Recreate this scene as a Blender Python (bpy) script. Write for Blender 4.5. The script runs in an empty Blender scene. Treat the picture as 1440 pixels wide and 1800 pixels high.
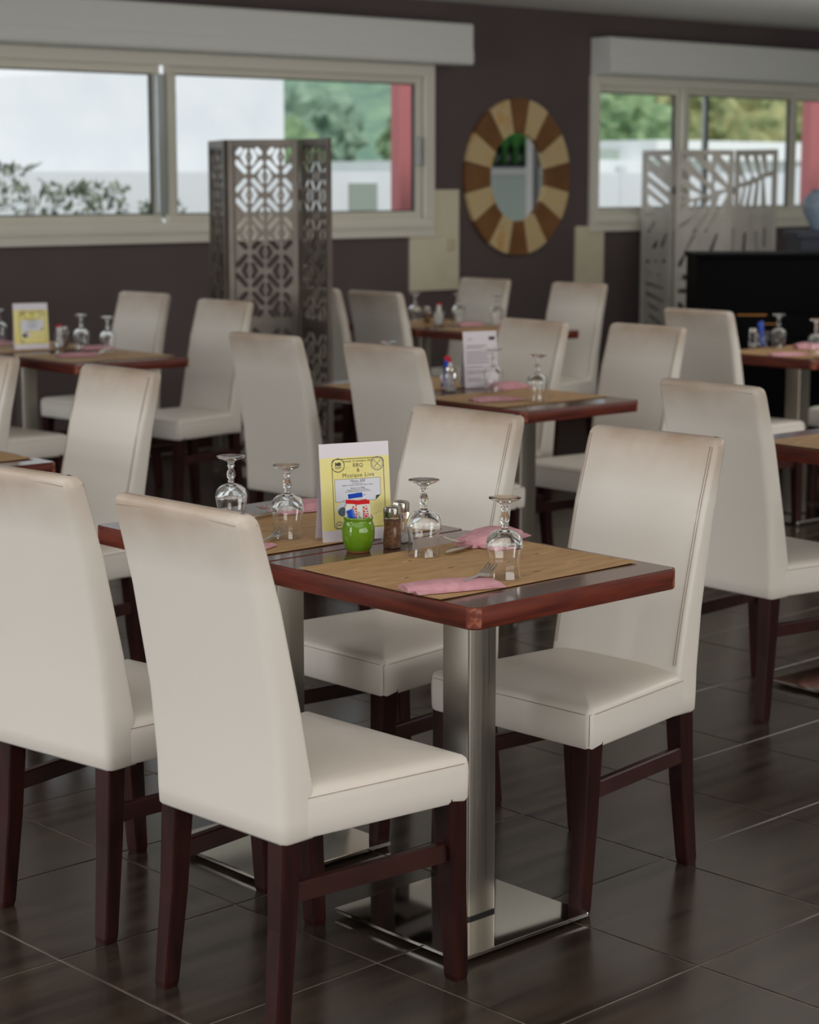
import bpy, bmesh, math, random
from math import sin, cos, pi, radians, sqrt
from mathutils import Vector, Matrix

# ------------------------------------------------------------------ camera, world, lights, exposure
scene = bpy.context.scene
C = scene.collection
PITCH, HEAD, CAMH, FPX = 9.436, 48.828, 1.54, 3520.0
cam_data = bpy.data.cameras.new('camera')
cam = bpy.data.objects.new('camera', cam_data)
C.objects.link(cam)
cam.location = (0, 0, CAMH)
cam.rotation_euler = (radians(90 - PITCH), 0, radians(HEAD - 90))
cam_data.sensor_fit = 'VERTICAL'
cam_data.sensor_height = 36.0
cam_data.lens = FPX / 1800.0 * 36.0
cam_data.clip_start, cam_data.clip_end = 0.05, 400
cam_data.dof.use_dof = True
cam_data.dof.focus_distance = 4.1
cam_data.dof.aperture_fstop = 4.6
scene.camera = cam

scene.view_settings.view_transform = 'Standard'
scene.view_settings.look = 'None'
scene.view_settings.gamma = 1
scene.view_settings.use_curve_mapping = False
scene.view_settings.exposure = 0.0

world = bpy.data.worlds.new('overcast_sky')
scene.world = world
world.use_nodes = True
wn = world.node_tree
bg = wn.nodes['Background']
bg.inputs[0].default_value = (0.86, 0.93, 1.0, 1)
bg.inputs[1].default_value = 0.9

def area(name, loc, rot, sx, sy, power, color):
    d = bpy.data.lights.new(name, 'AREA')
    d.shape = 'RECTANGLE'
    d.size, d.size_y, d.energy, d.color = sx, sy, power, color
    o = bpy.data.objects.new(name, d)
    o.location = loc
    o.rotation_euler = rot
    C.objects.link(o)
    return o
sun_d = bpy.data.lights.new('sun', 'SUN')
sun_d.energy, sun_d.angle, sun_d.color = 2.0, radians(12), (1.0, 0.97, 0.92)
sun = bpy.data.objects.new('sun', sun_d)
sun.rotation_euler = (radians(46), 0, radians(-12))
C.objects.link(sun)
# daylight through the glazed fronts behind the camera (right hand side and left hand side)
area('daylight_front', (2.2, -6.0, 1.45), (radians(90), 0, 0), 11.0, 2.3, 285, (1.0, 0.985, 0.96))
area('daylight_side', (-6.0, 6.0, 1.45), (radians(90), 0, radians(-90)), 6.6, 2.3, 265, (0.93, 0.97, 1.0))
area('added_ceiling_fill', (0.3, 0.6, 2.6), (0, 0, 0), 5.0, 5.0, 84, (1.0, 0.98, 0.95))  # added fill from above for the seat tops, no fitting here
area('added_ceiling_fill', (9.0, 1.8, 2.6), (0, 0, 0), 4.0, 4.0, 170, (1.0, 0.98, 0.95))  # added overhead fill to lift the far part of the room
area('added_up_fill', (8.5, 6.0, 1.7), (radians(180), 0, 0), 7.0, 3.0, 42, (1.0, 0.98, 0.95))  # added upward fill that brightens the ceiling, no luminaire stands here
area('added_ceiling_fill', (-1.5, 6.6, 2.6), (0, 0, 0), 3.5, 3.5, 100, (1.0, 0.98, 0.95))  # added overhead fill for the chair fronts at the rear left

# ------------------------------------------------------------------ materials
def srgb(r, g, b):
    f = lambda c: c / 12.92 if c <= 0.04045 else ((c + 0.055) / 1.055) ** 2.4
    return (f(r / 255.0), f(g / 255.0), f(b / 255.0), 1)

def mat(name, col, rough=0.5, metal=0.0, spec=0.5, trans=0.0, ior=1.45, coat=0.0, bump=None, vary=None, stretch=(1, 1, 1)):
    m = bpy.data.materials.new(name)
    m.use_nodes = True
    nt = m.node_tree
    p = nt.nodes['Principled BSDF']
    p.inputs['Base Color'].default_value = col
    p.inputs['Roughness'].default_value = rough
    p.inputs['Metallic'].default_value = metal
    p.inputs['Specular IOR Level'].default_value = spec
    p.inputs['Transmission Weight'].default_value = trans
    p.inputs['IOR'].default_value = ior
    p.inputs['Coat Weight'].default_value = coat
    tc = nt.nodes.new('ShaderNodeTexCoord')
    mp = nt.nodes.new('ShaderNodeMapping')
    mp.inputs['Scale'].default_value = stretch
    nt.links.new(tc.outputs['Object'], mp.inputs[0])
    if vary:                                       # (scale, second colour, low, high)
        n = nt.nodes.new('ShaderNodeTexNoise')
        n.inputs['Scale'].default_value = vary[0]
        n.inputs['Detail'].default_value = 5
        nt.links.new(mp.outputs[0], n.inputs['Vector'])
        r = nt.nodes.new('ShaderNodeMapRange')
        r.inputs[1].default_value, r.inputs[2].default_value = vary[2], vary[3]
        nt.links.new(n.outputs[0], r.inputs[0])
        mx = nt.nodes.new('ShaderNodeMix')
        mx.data_type = 'RGBA'
        mx.inputs[6].default_value = col
        mx.inputs[7].default_value = vary[1]
        nt.links.new(r.outputs[0], mx.inputs[0])
        nt.links.new(mx.outputs[2], p.inputs['Base Color'])
    if bump:                                       # (scale, strength)
        n2 = nt.nodes.new('ShaderNodeTexNoise')
        n2.inputs['Scale'].default_value = bump[0]
        n2.inputs['Detail'].default_value = 4
        nt.links.new(mp.outputs[0], n2.inputs['Vector'])
        b = nt.nodes.new('ShaderNodeBump')
        b.inputs['Strength'].default_value = bump[1]
        b.inputs['Distance'].default_value = 0.01
        nt.links.new(n2.outputs[0], b.inputs['Height'])
        nt.links.new(b.outputs[0], p.inputs['Normal'])
    return m

M = {}
M['wall'] = mat('aubergine_paint', srgb(92, 80, 80), 0.55, bump=(60, 0.03), vary=(1.2, srgb(86, 74, 75), .4, .65))
M['ceiling'] = mat('white_ceiling', srgb(244, 243, 238), 0.6, bump=(30, 0.02))
M['room'] = mat('pale_room_paint', srgb(205, 200, 190), 0.7, bump=(40, 0.03))
M['grout'] = mat('grout', srgb(146, 137, 124), 0.7, vary=(3, srgb(92, 84, 76), .42, .58))
M['window_frame'] = mat('cream_window_frame', srgb(218, 214, 200), 0.4, bump=(80, 0.01))
M['casing'] = mat('cream_casing', srgb(226, 222, 210), 0.5, bump=(60, 0.02))
M['shutter_box'] = mat('white_shutter_box', srgb(222, 223, 218), 0.45)
M['gasket'] = mat('dark_gasket', srgb(50, 52, 52), 0.6)
M['alu'] = mat('brushed_aluminium', srgb(175, 180, 180), 0.35, 0.8)
M['beige_panel'] = mat('beige_panel', srgb(222, 214, 188), 0.5, vary=(3, srgb(208, 198, 170), .5, .75))
M['switch'] = mat('switch_plastic', srgb(205, 195, 165), 0.4)
M['wood_dark'] = mat('mahogany_stain', srgb(54, 24, 20), 0.4, spec=.25, vary=(10, srgb(30, 14, 13), .35, .7), stretch=(4, 4, .6))
M['wood_rail'] = mat('mahogany_rail', srgb(60, 32, 28), 0.4, spec=.25, vary=(8, srgb(40, 22, 20), .4, .7))
M['black_cloth'] = mat('black_dust_cloth', srgb(22, 22, 24), 0.85, bump=(90, .3))
M['seam'] = mat('seam_thread', srgb(156, 138, 118), 0.8)
M['table_top'] = mat('dark_laminate', srgb(96, 66, 58), 0.16, vary=(3, srgb(72, 50, 47), .35, .7), stretch=(1, 8, 1), spec=.8)
M['edge'] = mat('mahogany_edge_band', srgb(110, 50, 36), 0.4, spec=.3, vary=(6, srgb(82, 36, 29), .4, .65), stretch=(1, 1, 12))
M['scuff'] = mat('scuffed_edge', srgb(160, 92, 64), 0.5, vary=(80, srgb(114, 52, 38), .36, .50))
M['chrome'] = mat('steel_plate', srgb(206, 202, 194), 0.06, 1.0)
M['mat_paper'] = mat('wood_print_mat', srgb(190, 152, 106), 0.6, vary=(5, srgb(168, 130, 86), .35, .7), stretch=(2, 9, 1), bump=(70, .05))
M['mat_mark'] = mat('mat_print_mark', srgb(228, 192, 138), 0.6)
M['napkin'] = mat('pink_napkin', srgb(214, 162, 170), 0.85, bump=(260, .25), vary=(40, srgb(204, 148, 158), .4, .6))
M['cutlery'] = mat('cutlery_steel', srgb(215, 213, 208), 0.28, 1.0)
M['glass'] = mat('clear_glass', (1, 1, 1, 1), 0.0, trans=1.0, ior=1.48)
M['card_white'] = mat('white_card', srgb(226, 220, 228), 0.35)
M['card_yellow'] = mat('yellow_print', srgb(238, 226, 136), 0.4, vary=(9, srgb(240, 230, 160), .4, .6))
M['card_box'] = mat('pale_print_box', srgb(224, 226, 236), 0.4)
M['ink'] = mat('black_ink', srgb(48, 48, 46), 0.5)
M['ink_grey'] = mat('grey_ink', srgb(128, 126, 134), 0.5)
M['ink_blue'] = mat('slate_print', srgb(84, 100, 112), 0.5)
M['pot'] = mat('green_glaze', srgb(104, 146, 20), 0.08, coat=.6, vary=(6, srgb(94, 134, 18), .4, .6))
M['pot_foot'] = mat('bare_clay', srgb(120, 78, 40), 0.7)
M['sachet'] = mat('white_sachet', srgb(226, 224, 220), 0.3, bump=(50, .2))
M['red'] = mat('red_print', srgb(206, 22, 34), 0.35)
M['blue'] = mat('blue_print', srgb(22, 74, 190), 0.3)
M['pepper'] = mat('ground_pepper', srgb(176, 130, 98), 0.9, bump=(240, .2), vary=(160, srgb(140, 100, 74), .4, .6))
M['salt'] = mat('salt', srgb(225, 224, 220), 0.9, bump=(240, .3))
M['cap'] = mat('shaker_steel', srgb(180, 176, 168), 0.2, 1.0)
M['screen_bronze'] = mat('bronze_screen', srgb(112, 102, 92), 0.42, 0.45, vary=(5, srgb(96, 88, 80), .4, .65))
M['screen_pewter'] = mat('pewter_screen', srgb(212, 208, 200), 0.45, 0.2, vary=(5, srgb(196, 192, 184), .4, .65))
M['hinge'] = mat('black_hinge', srgb(20, 20, 20), 0.4)
M['mirror'] = mat('mirror_silver', (0.92, 0.95, 0.94, 1), 0.0, 1.0)
M['wedge_brown'] = mat('brown_veneer', srgb(134, 92, 52), 0.5, vary=(4, srgb(116, 76, 40), .35, .65), bump=(50, .05))
M['wedge_cream'] = mat('cream_capiz', srgb(210, 186, 140), 0.45, vary=(9, srgb(206, 150, 74), .56, .74), bump=(40, .05))
M['mirror_back'] = mat('mirror_backing', srgb(40, 30, 24), 0.7)
M['piano'] = mat('black_piano_lacquer', srgb(9, 9, 10), 0.45, spec=.03)
M['brass'] = mat('brass', srgb(120, 82, 46), 0.4, 1.0)
M['ivory'] = mat('ivory_keys', srgb(225, 222, 210), 0.3)
M['vase'] = mat('blue_grey_glaze', srgb(140, 156, 172), 0.3, vary=(7, srgb(120, 134, 150), .4, .6))
M['facade'] = mat('white_render', srgb(248, 248, 250), 0.8, vary=(2, srgb(240, 242, 246), .4, .6))
M['fence'] = mat('white_fence', srgb(238, 240, 244), 0.7)
M['fence_panel'] = mat('grey_green_panel', srgb(160, 170, 160), 0.7)
M['red_post'] = mat('red_post_paint', srgb(204, 122, 124), 0.7)
M['roof_edge'] = mat('roof_edge', srgb(250, 250, 250), 0.6)
M['ground'] = mat('outside_ground', srgb(150, 150, 140), 0.9, vary=(.6, srgb(130, 140, 110), .4, .6))
M['bark'] = mat('bark', srgb(90, 78, 66), 0.9, bump=(8, .4))
M['bar'] = mat('pale_bar_front', srgb(190, 205, 200), 0.5)
M['bar_dark'] = mat('dark_bar_trim', srgb(40, 46, 60), 0.5)
M['column'] = mat('white_column', srgb(225, 225, 228), 0.6)
M['green'] = mat('green_light_panel', srgb(60, 150, 50), 0.5)
M['bottle'] = mat('dark_bottle', srgb(30, 40, 34), 0.1)
def foliage(name, a, b, sc):
    return mat(name, srgb(*a), 0.9, vary=(sc, srgb(*b), .35, .65), bump=(sc * 2, .6))
M['leaf_green'] = foliage('foliage_green', (150, 172, 128), (104, 132, 96), 3)
M['leaf_blue'] = foliage('foliage_blue_green', (146, 168, 146), (108, 134, 114), 3)
M['leaf_olive'] = foliage('foliage_olive', (172, 168, 118), (126, 136, 92), 3)
M['leaf_grey'] = foliage('foliage_grey', (150, 156, 140), (108, 116, 98), 6)
M['hill'] = foliage('wooded_hill', (138, 164, 134), (96, 126, 112), .6)

# leather: pale cream, browned by wear towards the top edge of the back
def leather(name, base, worn, z0, z1):
    m = mat(name, base, 0.42, bump=(300, .03), coat=.08)
    nt = m.node_tree
    p = nt.nodes['Principled BSDF']
    tc = nt.nodes.new('ShaderNodeTexCoord')
    sep = nt.nodes.new('ShaderNodeSeparateXYZ')
    nt.links.new(tc.outputs['Object'], sep.inputs[0])
    n = nt.nodes.new('ShaderNodeTexNoise')
    n.inputs['Scale'].default_value = 7
    n.inputs['Detail'].default_value = 5
    nt.links.new(tc.outputs['Object'], n.inputs['Vector'])
    r = nt.nodes.new('ShaderNodeMapRange')
    r.inputs[1].default_value, r.inputs[2].default_value = z0, z1
    nt.links.new(sep.outputs['Z'], r.inputs[0])
    mu = nt.nodes.new('ShaderNodeMath'); mu.operation = 'MULTIPLY'
    nt.links.new(r.outputs[0], mu.inputs[0]); nt.links.new(n.outputs[0], mu.inputs[1])
    mx = nt.nodes.new('ShaderNodeMix'); mx.data_type = 'RGBA'
    mx.inputs[6].default_value, mx.inputs[7].default_value = base, worn
    nt.links.new(mu.outputs[0], mx.inputs[0])
    nt.links.new(mx.outputs[2], p.inputs['Base Color'])
    return m
M['leather_back'] = leather('cream_leatherette_back', srgb(226, 219, 209), srgb(150, 114, 78), .84, .965)
M['leather_seat'] = leather('cream_leatherette_seat', srgb(227, 220, 211), srgb(196, 176, 150), .42, .54)

# brushed steel for the pedestals
def brushed():
    m = mat('brushed_steel', srgb(164, 158, 148), 0.3, 1.0)
    nt = m.node_tree; p = nt.nodes['Principled BSDF']
    p.inputs['Anisotropic'].default_value = .5
    tc = nt.nodes.new('ShaderNodeTexCoord'); mp = nt.nodes.new('ShaderNodeMapping')
    mp.inputs['Scale'].default_value = (220, 220, 3)
    nt.links.new(tc.outputs['Object'], mp.inputs[0])
    n = nt.nodes.new('ShaderNodeTexNoise'); n.inputs['Scale'].default_value = 1
    nt.links.new(mp.outputs[0], n.inputs['Vector'])
    r = nt.nodes.new('ShaderNodeMapRange'); r.inputs[3].default_value, r.inputs[4].default_value = .24, .42
    nt.links.new(n.outputs[0], r.inputs[0]); nt.links.new(r.outputs[0], p.inputs['Roughness'])
    return m
M['brushed'] = brushed()

# floor tile: brown wood-look porcelain, streaks along the tile, each tile its own tone
def tile_mat():
    m = mat('brown_porcelain', srgb(84, 72, 62), 0.2, spec=.55)
    nt = m.node_tree; p = nt.nodes['Principled BSDF']
    tc = nt.nodes.new('ShaderNodeTexCoord')
    oi = nt.nodes.new('ShaderNodeObjectInfo')
    add = nt.nodes.new('ShaderNodeVectorMath'); add.operation = 'ADD'
    sc = nt.nodes.new('ShaderNodeVectorMath'); sc.operation = 'SCALE'; sc.inputs[3].default_value = 40
    comb = nt.nodes.new('ShaderNodeCombineXYZ')
    nt.links.new(oi.outputs['Random'], comb.inputs[0]); nt.links.new(oi.outputs['Random'], comb.inputs[1])
    nt.links.new(comb.outputs[0], sc.inputs[0])
    mp = nt.nodes.new('ShaderNodeMapping'); mp.inputs['Scale'].default_value = (1.2, 14, 1)
    nt.links.new(tc.outputs['Object'], mp.inputs[0])
    nt.links.new(mp.outputs[0], add.inputs[0]); nt.links.new(sc.outputs[0], add.inputs[1])
    n = nt.nodes.new('ShaderNodeTexNoise'); n.inputs['Scale'].default_value = 1.4; n.inputs['Detail'].default_value = 6
    nt.links.new(add.outputs[0], n.inputs['Vector'])
    r = nt.nodes.new('ShaderNodeMapRange'); r.inputs[1].default_value, r.inputs[2].default_value = .3, .7
    nt.links.new(n.outputs[0], r.inputs[0])
    mx = nt.nodes.new('ShaderNodeMix'); mx.data_type = 'RGBA'
    mx.inputs[6].default_value, mx.inputs[7].default_value = srgb(38, 31, 27), srgb(72, 59, 49)
    nt.links.new(r.outputs[0], mx.inputs[0]); nt.links.new(mx.outputs[2], p.inputs['Base Color'])
    rr = nt.nodes.new('ShaderNodeMapRange'); rr.inputs[3].default_value, rr.inputs[4].default_value = .17, .27
    nt.links.new(n.outputs[0], rr.inputs[0]); nt.links.new(rr.outputs[0], p.inputs['Roughness'])
    return m
M['tile'] = tile_mat()

# window pane: thin glass, clear with a Fresnel reflection
def pane_mat():
    m = bpy.data.materials.new('window_pane'); m.use_nodes = True
    nt = m.node_tree; nt.nodes.clear()
    o = nt.nodes.new('ShaderNodeOutputMaterial'); mix = nt.nodes.new('ShaderNodeMixShader')
    t = nt.nodes.new('ShaderNodeBsdfTransparent'); t.inputs[0].default_value = (.93, .95, .95, 1)
    g = nt.nodes.new('ShaderNodeBsdfGlossy'); g.inputs['Roughness'].default_value = 0.01
    f = nt.nodes.new('ShaderNodeFresnel'); f.inputs[0].default_value = 1.45
    ge = nt.nodes.new('ShaderNodeNewGeometry'); inv = nt.nodes.new('ShaderNodeMath'); inv.operation = 'SUBTRACT'; inv.inputs[0].default_value = 1
    nt.links.new(ge.outputs['Backfacing'], inv.inputs[1])
    mul = nt.nodes.new('ShaderNodeMath'); mul.operation = 'MULTIPLY'
    nt.links.new(f.outputs[0], mul.inputs[0]); nt.links.new(inv.outputs[0], mul.inputs[1])
    nt.links.new(mul.outputs[0], mix.inputs[0]); nt.links.new(t.outputs[0], mix.inputs[1]); nt.links.new(g.outputs[0], mix.inputs[2])
    nt.links.new(mix.outputs[0], o.inputs[0])
    return m
M['pane'] = pane_mat()

# ------------------------------------------------------------------ mesh helpers
def link(o, parent=None):
    C.objects.link(o)
    if parent is not None:
        o.parent = parent
    return o

def obj(name, bm, m, parent=None, smooth=None, loc=None, rz=None):
    me = bpy.data.meshes.new(name)
    bmesh.ops.recalc_face_normals(bm, faces=bm.faces[:])
    bm.to_mesh(me); bm.free()
    for mm in (m if isinstance(m, (list, tuple)) else [m]):
        me.materials.append(mm)
    if smooth is not None:
        for p in me.polygons: p.use_smooth = True
        me.set_sharp_from_angle(angle=radians(smooth))
    o = bpy.data.objects.new(name, me)
    if loc is not None: o.location = loc
    if rz is not None: o.rotation_euler = (0, 0, rz)
    return link(o, parent)

def tag(o, label, cat, group=None):
    o['label'] = label; o['category'] = cat
    if group: o['group'] = group
    return o

def thing(name, label, cat, loc=(0, 0, 0), rz=0.0, group=None):
    o = bpy.data.objects.new(name, None)
    o.empty_display_size = .1
    o.location = loc; o.rotation_euler = (0, 0, rz)
    link(o)
    return tag(o, label, cat, group)

def struct(o):
    o['kind'] = 'structure'
    return o

def dup(root, loc, rz, label, group=None):
    def cp(o, parent):
        c = o.copy(); C.objects.link(c)
        if parent is not None: c.parent = parent
        for ch in list(o.children): cp(ch, c)
        return c
    r = cp(root, None)
    r.location = loc; r.rotation_euler = (0, 0, rz)
    r['label'] = label
    if group: r['group'] = group
    return r

def box(bm, lo, hi, bev=0.0, mi=0, M4=None):
    vs = [bm.verts.new((x, y, z)) for x in (lo[0], hi[0]) for y in (lo[1], hi[1]) for z in (lo[2], hi[2])]
    fs = [bm.faces.new([vs[i] for i in q]) for q in ((0, 1, 3, 2), (4, 6, 7, 5), (0, 4, 5, 1), (2, 3, 7, 6), (0, 2, 6, 4), (1, 5, 7, 3))]
    for f in fs: f.material_index = mi
    allv = vs
    if bev > 0:
        es = list({e for f in fs for e in f.edges})
        r = bmesh.ops.bevel(bm, geom=es, offset=bev, segments=2, profile=.6, affect='EDGES')
        allv = list({v for f in r['faces'] for v in f.verts} | {v for v in vs if v.is_valid})
    if M4 is not None: bmesh.ops.transform(bm, matrix=M4, verts=[v for v in allv if v.is_valid])
    return allv

def B(lo, hi, bev=0.0):
    bm = bmesh.new(); box(bm, lo, hi, bev); return bm

def lathe(bm, prof, seg=24, closed=False, mi=0):
    rings = []
    for r, z in prof:
        if r < 1e-6: rings.append([bm.verts.new((0, 0, z))])
        else: rings.append([bm.verts.new((r * cos(2 * pi * k / seg), r * sin(2 * pi * k / seg), z)) for k in range(seg)])
    for a, b in zip(rings, rings[1:]):
        for k in range(seg):
            k2 = (k + 1) % seg
            q = [a[k % len(a)], a[k2 % len(a)], b[k2 % len(b)], b[k % len(b)]]
            u = []
            for v in q:
                if v not in u: u.append(v)
            if len(u) > 2:
                f = bm.faces.new(u); f.material_index = mi
    return rings

def tube(bm, pts, r, seg=6, cap=True):
    pts = [Vector(p) for p in pts]
    rings = []
    for i, p in enumerate(pts):
        t = (pts[min(i + 1, len(pts) - 1)] - pts[max(i - 1, 0)]).normalized()
        u = t.cross(Vector((0, 0, 1)))
        if u.length < .05: u = t.cross(Vector((1, 0, 0)))
        u.normalize(); w = t.cross(u)
        rr = r[i] if isinstance(r, (list, tuple)) else r
        rings.append([bm.verts.new(p + rr * (cos(2 * pi * k / seg) * u + sin(2 * pi * k / seg) * w)) for k in range(seg)])
    for a, b in zip(rings, rings[1:]):
        for k in range(seg):
            bm.faces.new((a[k], a[(k + 1) % seg], b[(k + 1) % seg], b[k]))
    if cap:
        bm.faces.new(rings[0]); bm.faces.new(rings[-1])

def loft(bm, loops, cap0=True, cap1=True):
    R = [[bm.verts.new(p) for p in L] for L in loops]
    n = len(R[0])
    for a, b in zip(R, R[1:]):
        for k in range(n):
            bm.faces.new((a[k], a[(k + 1) % n], b[(k + 1) % n], b[k]))
    if cap0: bm.faces.new(R[0])
    if cap1: bm.faces.new(R[-1])
    return R

def rrect(x0, x1, y0, y1, rad, n=4, rads=None):
    """rounded rectangle outline, corner order: (x1,y1) (x0,y1) (x0,y0) (x1,y0)"""
    out = []
    rs = rads or (rad,) * 4
    for (cx, cy, a0, r) in ((x1, y1, 0, rs[0]), (x0, y1, 90, rs[1]), (x0, y0, 180, rs[2]), (x1, y0, 270, rs[3])):
        sx = -1 if cx == x1 else 1; sy = -1 if cy == y1 else 1
        for k in range(n + 1):
            a = radians(a0 + 90.0 * k / n)
            out.append((cx + sx * r + r * cos(a), cy + sy * r + r * sin(a)))
    return out

def lerp(tab, z):
    if z <= tab[0][0]: return tab[0][1:]
    for a, b in zip(tab, tab[1:]):
        if z <= b[0]:
            t = (z - a[0]) / (b[0] - a[0])
            return [p + (q - p) * t for p, q in zip(a[1:], b[1:])]
    return tab[-1][1:]

def poly_prism(bm, pts, z0, z1, mi=0):
    a = [bm.verts.new((x, y, z0)) for x, y in pts]; b = [bm.verts.new((x, y, z1)) for x, y in pts]
    fs = [bm.faces.new(a[::-1]), bm.faces.new(b)]
    n = len(pts)
    for k in range(n): fs.append(bm.faces.new((a[k], a[(k + 1) % n], b[(k + 1) % n], b[k])))
    for f in fs: f.material_index = mi

def text_mesh(name, body, size, m, parent, mtx, spacing=1.0, bold=0.0):
    cu = bpy.data.curves.new(name, 'FONT')
    cu.body = body; cu.size = size; cu.align_x = 'CENTER'; cu.align_y = 'CENTER'
    cu.space_character = spacing; cu.offset = bold; cu.resolution_u = 2
    t = bpy.data.objects.new('tmp', cu); C.objects.link(t)
    dg = bpy.context.evaluated_depsgraph_get()
    me = bpy.data.meshes.new_from_object(t.evaluated_get(dg))
    bpy.data.objects.remove(t); bpy.data.curves.remove(cu)
    me.transform(mtx); me.name = name
    me.materials.clear(); me.materials.append(m)
    o = bpy.data.objects.new(name, me)
    return link(o, parent)

# ------------------------------------------------------------------ the room
WY = 9.5            # face of the window wall
CEIL = 2.63
TH = radians(2.5)   # the tiles are laid slightly turned to the wall

def wall_with_openings(name, x0, x1, z0, z1, holes, m, y0, y1):
    bm = bmesh.new()
    xs = sorted({x0, x1} | {h[0] for h in holes} | {h[1] for h in holes})
    for a, b in zip(xs, xs[1:]):
        hs = [h for h in holes if h[0] <= a + 1e-6 and h[1] >= b - 1e-6]
        if not hs: box(bm, (a, y0, z0), (b, y1, z1))
        else:
            h = hs[0]
            box(bm, (a, y0, z0), (b, y1, h[2])); box(bm, (a, y0, h[3]), (b, y1, z1))
    return struct(obj(name, bm, m))
W1 = (3.6, 8.475, 1.24, 2.3)
W2 = (9.94, 13.9, 1.24, 2.3)
wall_with_openings('wall_back', -6.8, 17.0, -.02, CEIL, [W1, W2], M['wall'], WY, WY + .12)
struct(obj('wall_left', B((-7.0, -6.8, -.02), (-6.8, WY + .12, CEIL)), M['room']))
struct(obj('wall_front', B((-7.0, -7.0, -.02), (17.2, -6.8, CEIL)), M['room']))
struct(obj('wall_right', B((17.0, -6.8, -.02), (17.2, WY + .12, CEIL)), M['bar']))
struct(obj('ceiling', B((-7.0, -7.0, CEIL), (17.2, WY + .12, CEIL + .15)), M['ceiling']))

# floor: a grout bed with one object per tile where the tiles show
floor = struct(obj('floor', B((-6.8, -6.8, -.06), (17.0, WY, -.0016)), M['grout']))
TS = .45
def tile_bm():
    bm = bmesh.new()
    h = TS / 2 - .002
    loft(bm, [[(x, y, z) for x, y in ((-h + i, -h + i), (h - i, -h + i), (h - i, h - i), (-h + i, h - i))] for z, i in ((-.006, 0), (-.0012, 0), (0, .0014))])
    return bm
proto_tile = obj('tile', tile_bm(), M['tile'], floor)
tile_mesh = proto_tile.data
fwd = Vector((cos(radians(HEAD)) * cos(radians(PITCH)), sin(radians(HEAD)) * cos(radians(PITCH)), -sin(radians(PITCH))))
rgt = Vector((sin(radians(HEAD)), -cos(radians(HEAD)), 0)); upv = rgt.cross(fwd)
cells = []
for i in range(-22, 42):
    for j in range(-28, 28):
        u = 2.12 + TS * (i + .5); v = 2.785 + TS * (j + .5)
        x = u * cos(TH) - v * sin(TH); y = u * sin(TH) + v * cos(TH)
        if not (-6.4 < x < 16.7 and -6.4 < y < WY - .33): continue
        d = Vector((x, y, -CAMH)); z = d.dot(fwd)
        seen = z > .5 and abs(d.dot(rgt) / z) < .205 + .35 / z and abs(d.dot(upv) / z) < .256 + .35 / z
        cells.append((z if seen else 1000 + d.length, x, y))
cells.sort()
rest = bmesh.new()
for k, (z, x, y) in enumerate(cells):
    if k < 285 and z < 1000:
        if k == 0: t = proto_tile
        else:
            t = bpy.data.objects.new('tile', tile_mesh); link(t, floor)
        t.location = (x, y, 0); t.rotation_euler = (0, 0, TH)
    else:
        h = TS / 2 - .002
        vs = [rest.verts.new((x + a * cos(TH) - b * sin(TH), y + a * sin(TH) + b * cos(TH), 0)) for a, b in ((-h, -h), (h, -h), (h, h), (-h, h))]
        rest.faces.new(vs)
ro = obj('tile_field', rest, M['tile'], floor); ro['kind'] = 'stuff'

# windows: casing, frame, sashes, panes, shutter boxes
def window(name, x0, x1, zc0, zc1, sashes, extra_bars=()):
    w = bpy.data.objects.new(name, None); link(w); struct(w)
    bm = bmesh.new()
    y0, y1 = WY - .035, WY - .002
    box(bm, (x0, y0, zc0), (x1, y1, 1.299), .003)
    box(bm, (x0, y0, 1.30), (x0 + .075, y1, zc1), .003); box(bm, (x1 - .075, y0, 1.30), (x1, y1, zc1), .003)
    box(bm, (x0 + .076, y0, 2.165), (x1 - .076, y1, zc1), .003)
    obj('casing', bm, M['casing'], w)
    bm = bmesh.new()
    box(bm, (x0 + .03, WY - .05, zc0 + .055), (x1 - .03, WY + .14, zc0 + .085), .003)
    obj('sill', bm, M['casing'], w)
    for (a, b, y) in sashes:
        s = bmesh.new()
        f = .055
        box(s, (a, y, 1.285), (b, y + .04, 1.343), .004); box(s, (a, y, 2.122), (b, y + .04, 2.2), .004)
        box(s, (a, y, 1.343), (a + f, y + .04, 2.122), .004); box(s, (b - f, y, 1.343), (b, y + .04, 2.122), .004)
        so = obj('sash', s, M['window_frame'], w)
        g = bmesh.new()
        t = .007
        for q in (((a + f, y + .006, 1.343), (b - f, y + .03, 1.343 + t)), ((a + f, y + .006, 2.122 - t), (b - f, y + .03, 2.122)),
                  ((a + f, y + .006, 1.343), (a + f + t, y + .03, 2.122)), ((b - f - t, y + .006, 1.343), (b - f, y + .03, 2.122))):
            box(g, *q)
        obj('gasket', g, M['gasket'], so)
        obj('pane', B((a + f, y + .018, 1.343), (b - f, y + .022, 2.122)), M['pane'], so)
    for (xb, wb) in extra_bars:
        obj('handle_bar', B((xb, WY + .0, 1.345), (xb + wb, WY + .03, 2.12), .004), M['alu'], w)
    return w
w1 = window('window_1', 3.4, 8.49, 1.185, 2.235, [(3.5, 6.5, WY + .06), (6.51, 8.415, WY + .005)], [(6.44, .05)])
obj('latch', B((8.375, WY - .02, 1.62), (8.392, WY + .004, 1.80), .004), M['alu'], w1)
obj('frame_strip', B((8.425, WY - .03, 1.30), (8.436, WY - .0, 2.12), .003), M['alu'], w1)
w2 = window('window_2', 9.905, 14.0, 1.19, 2.225, [(9.94, 10.90, WY + .06), (10.87, 12.11, WY + .005), (12.15, 13.9, WY + .06)], [(11.09, .045)])

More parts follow.
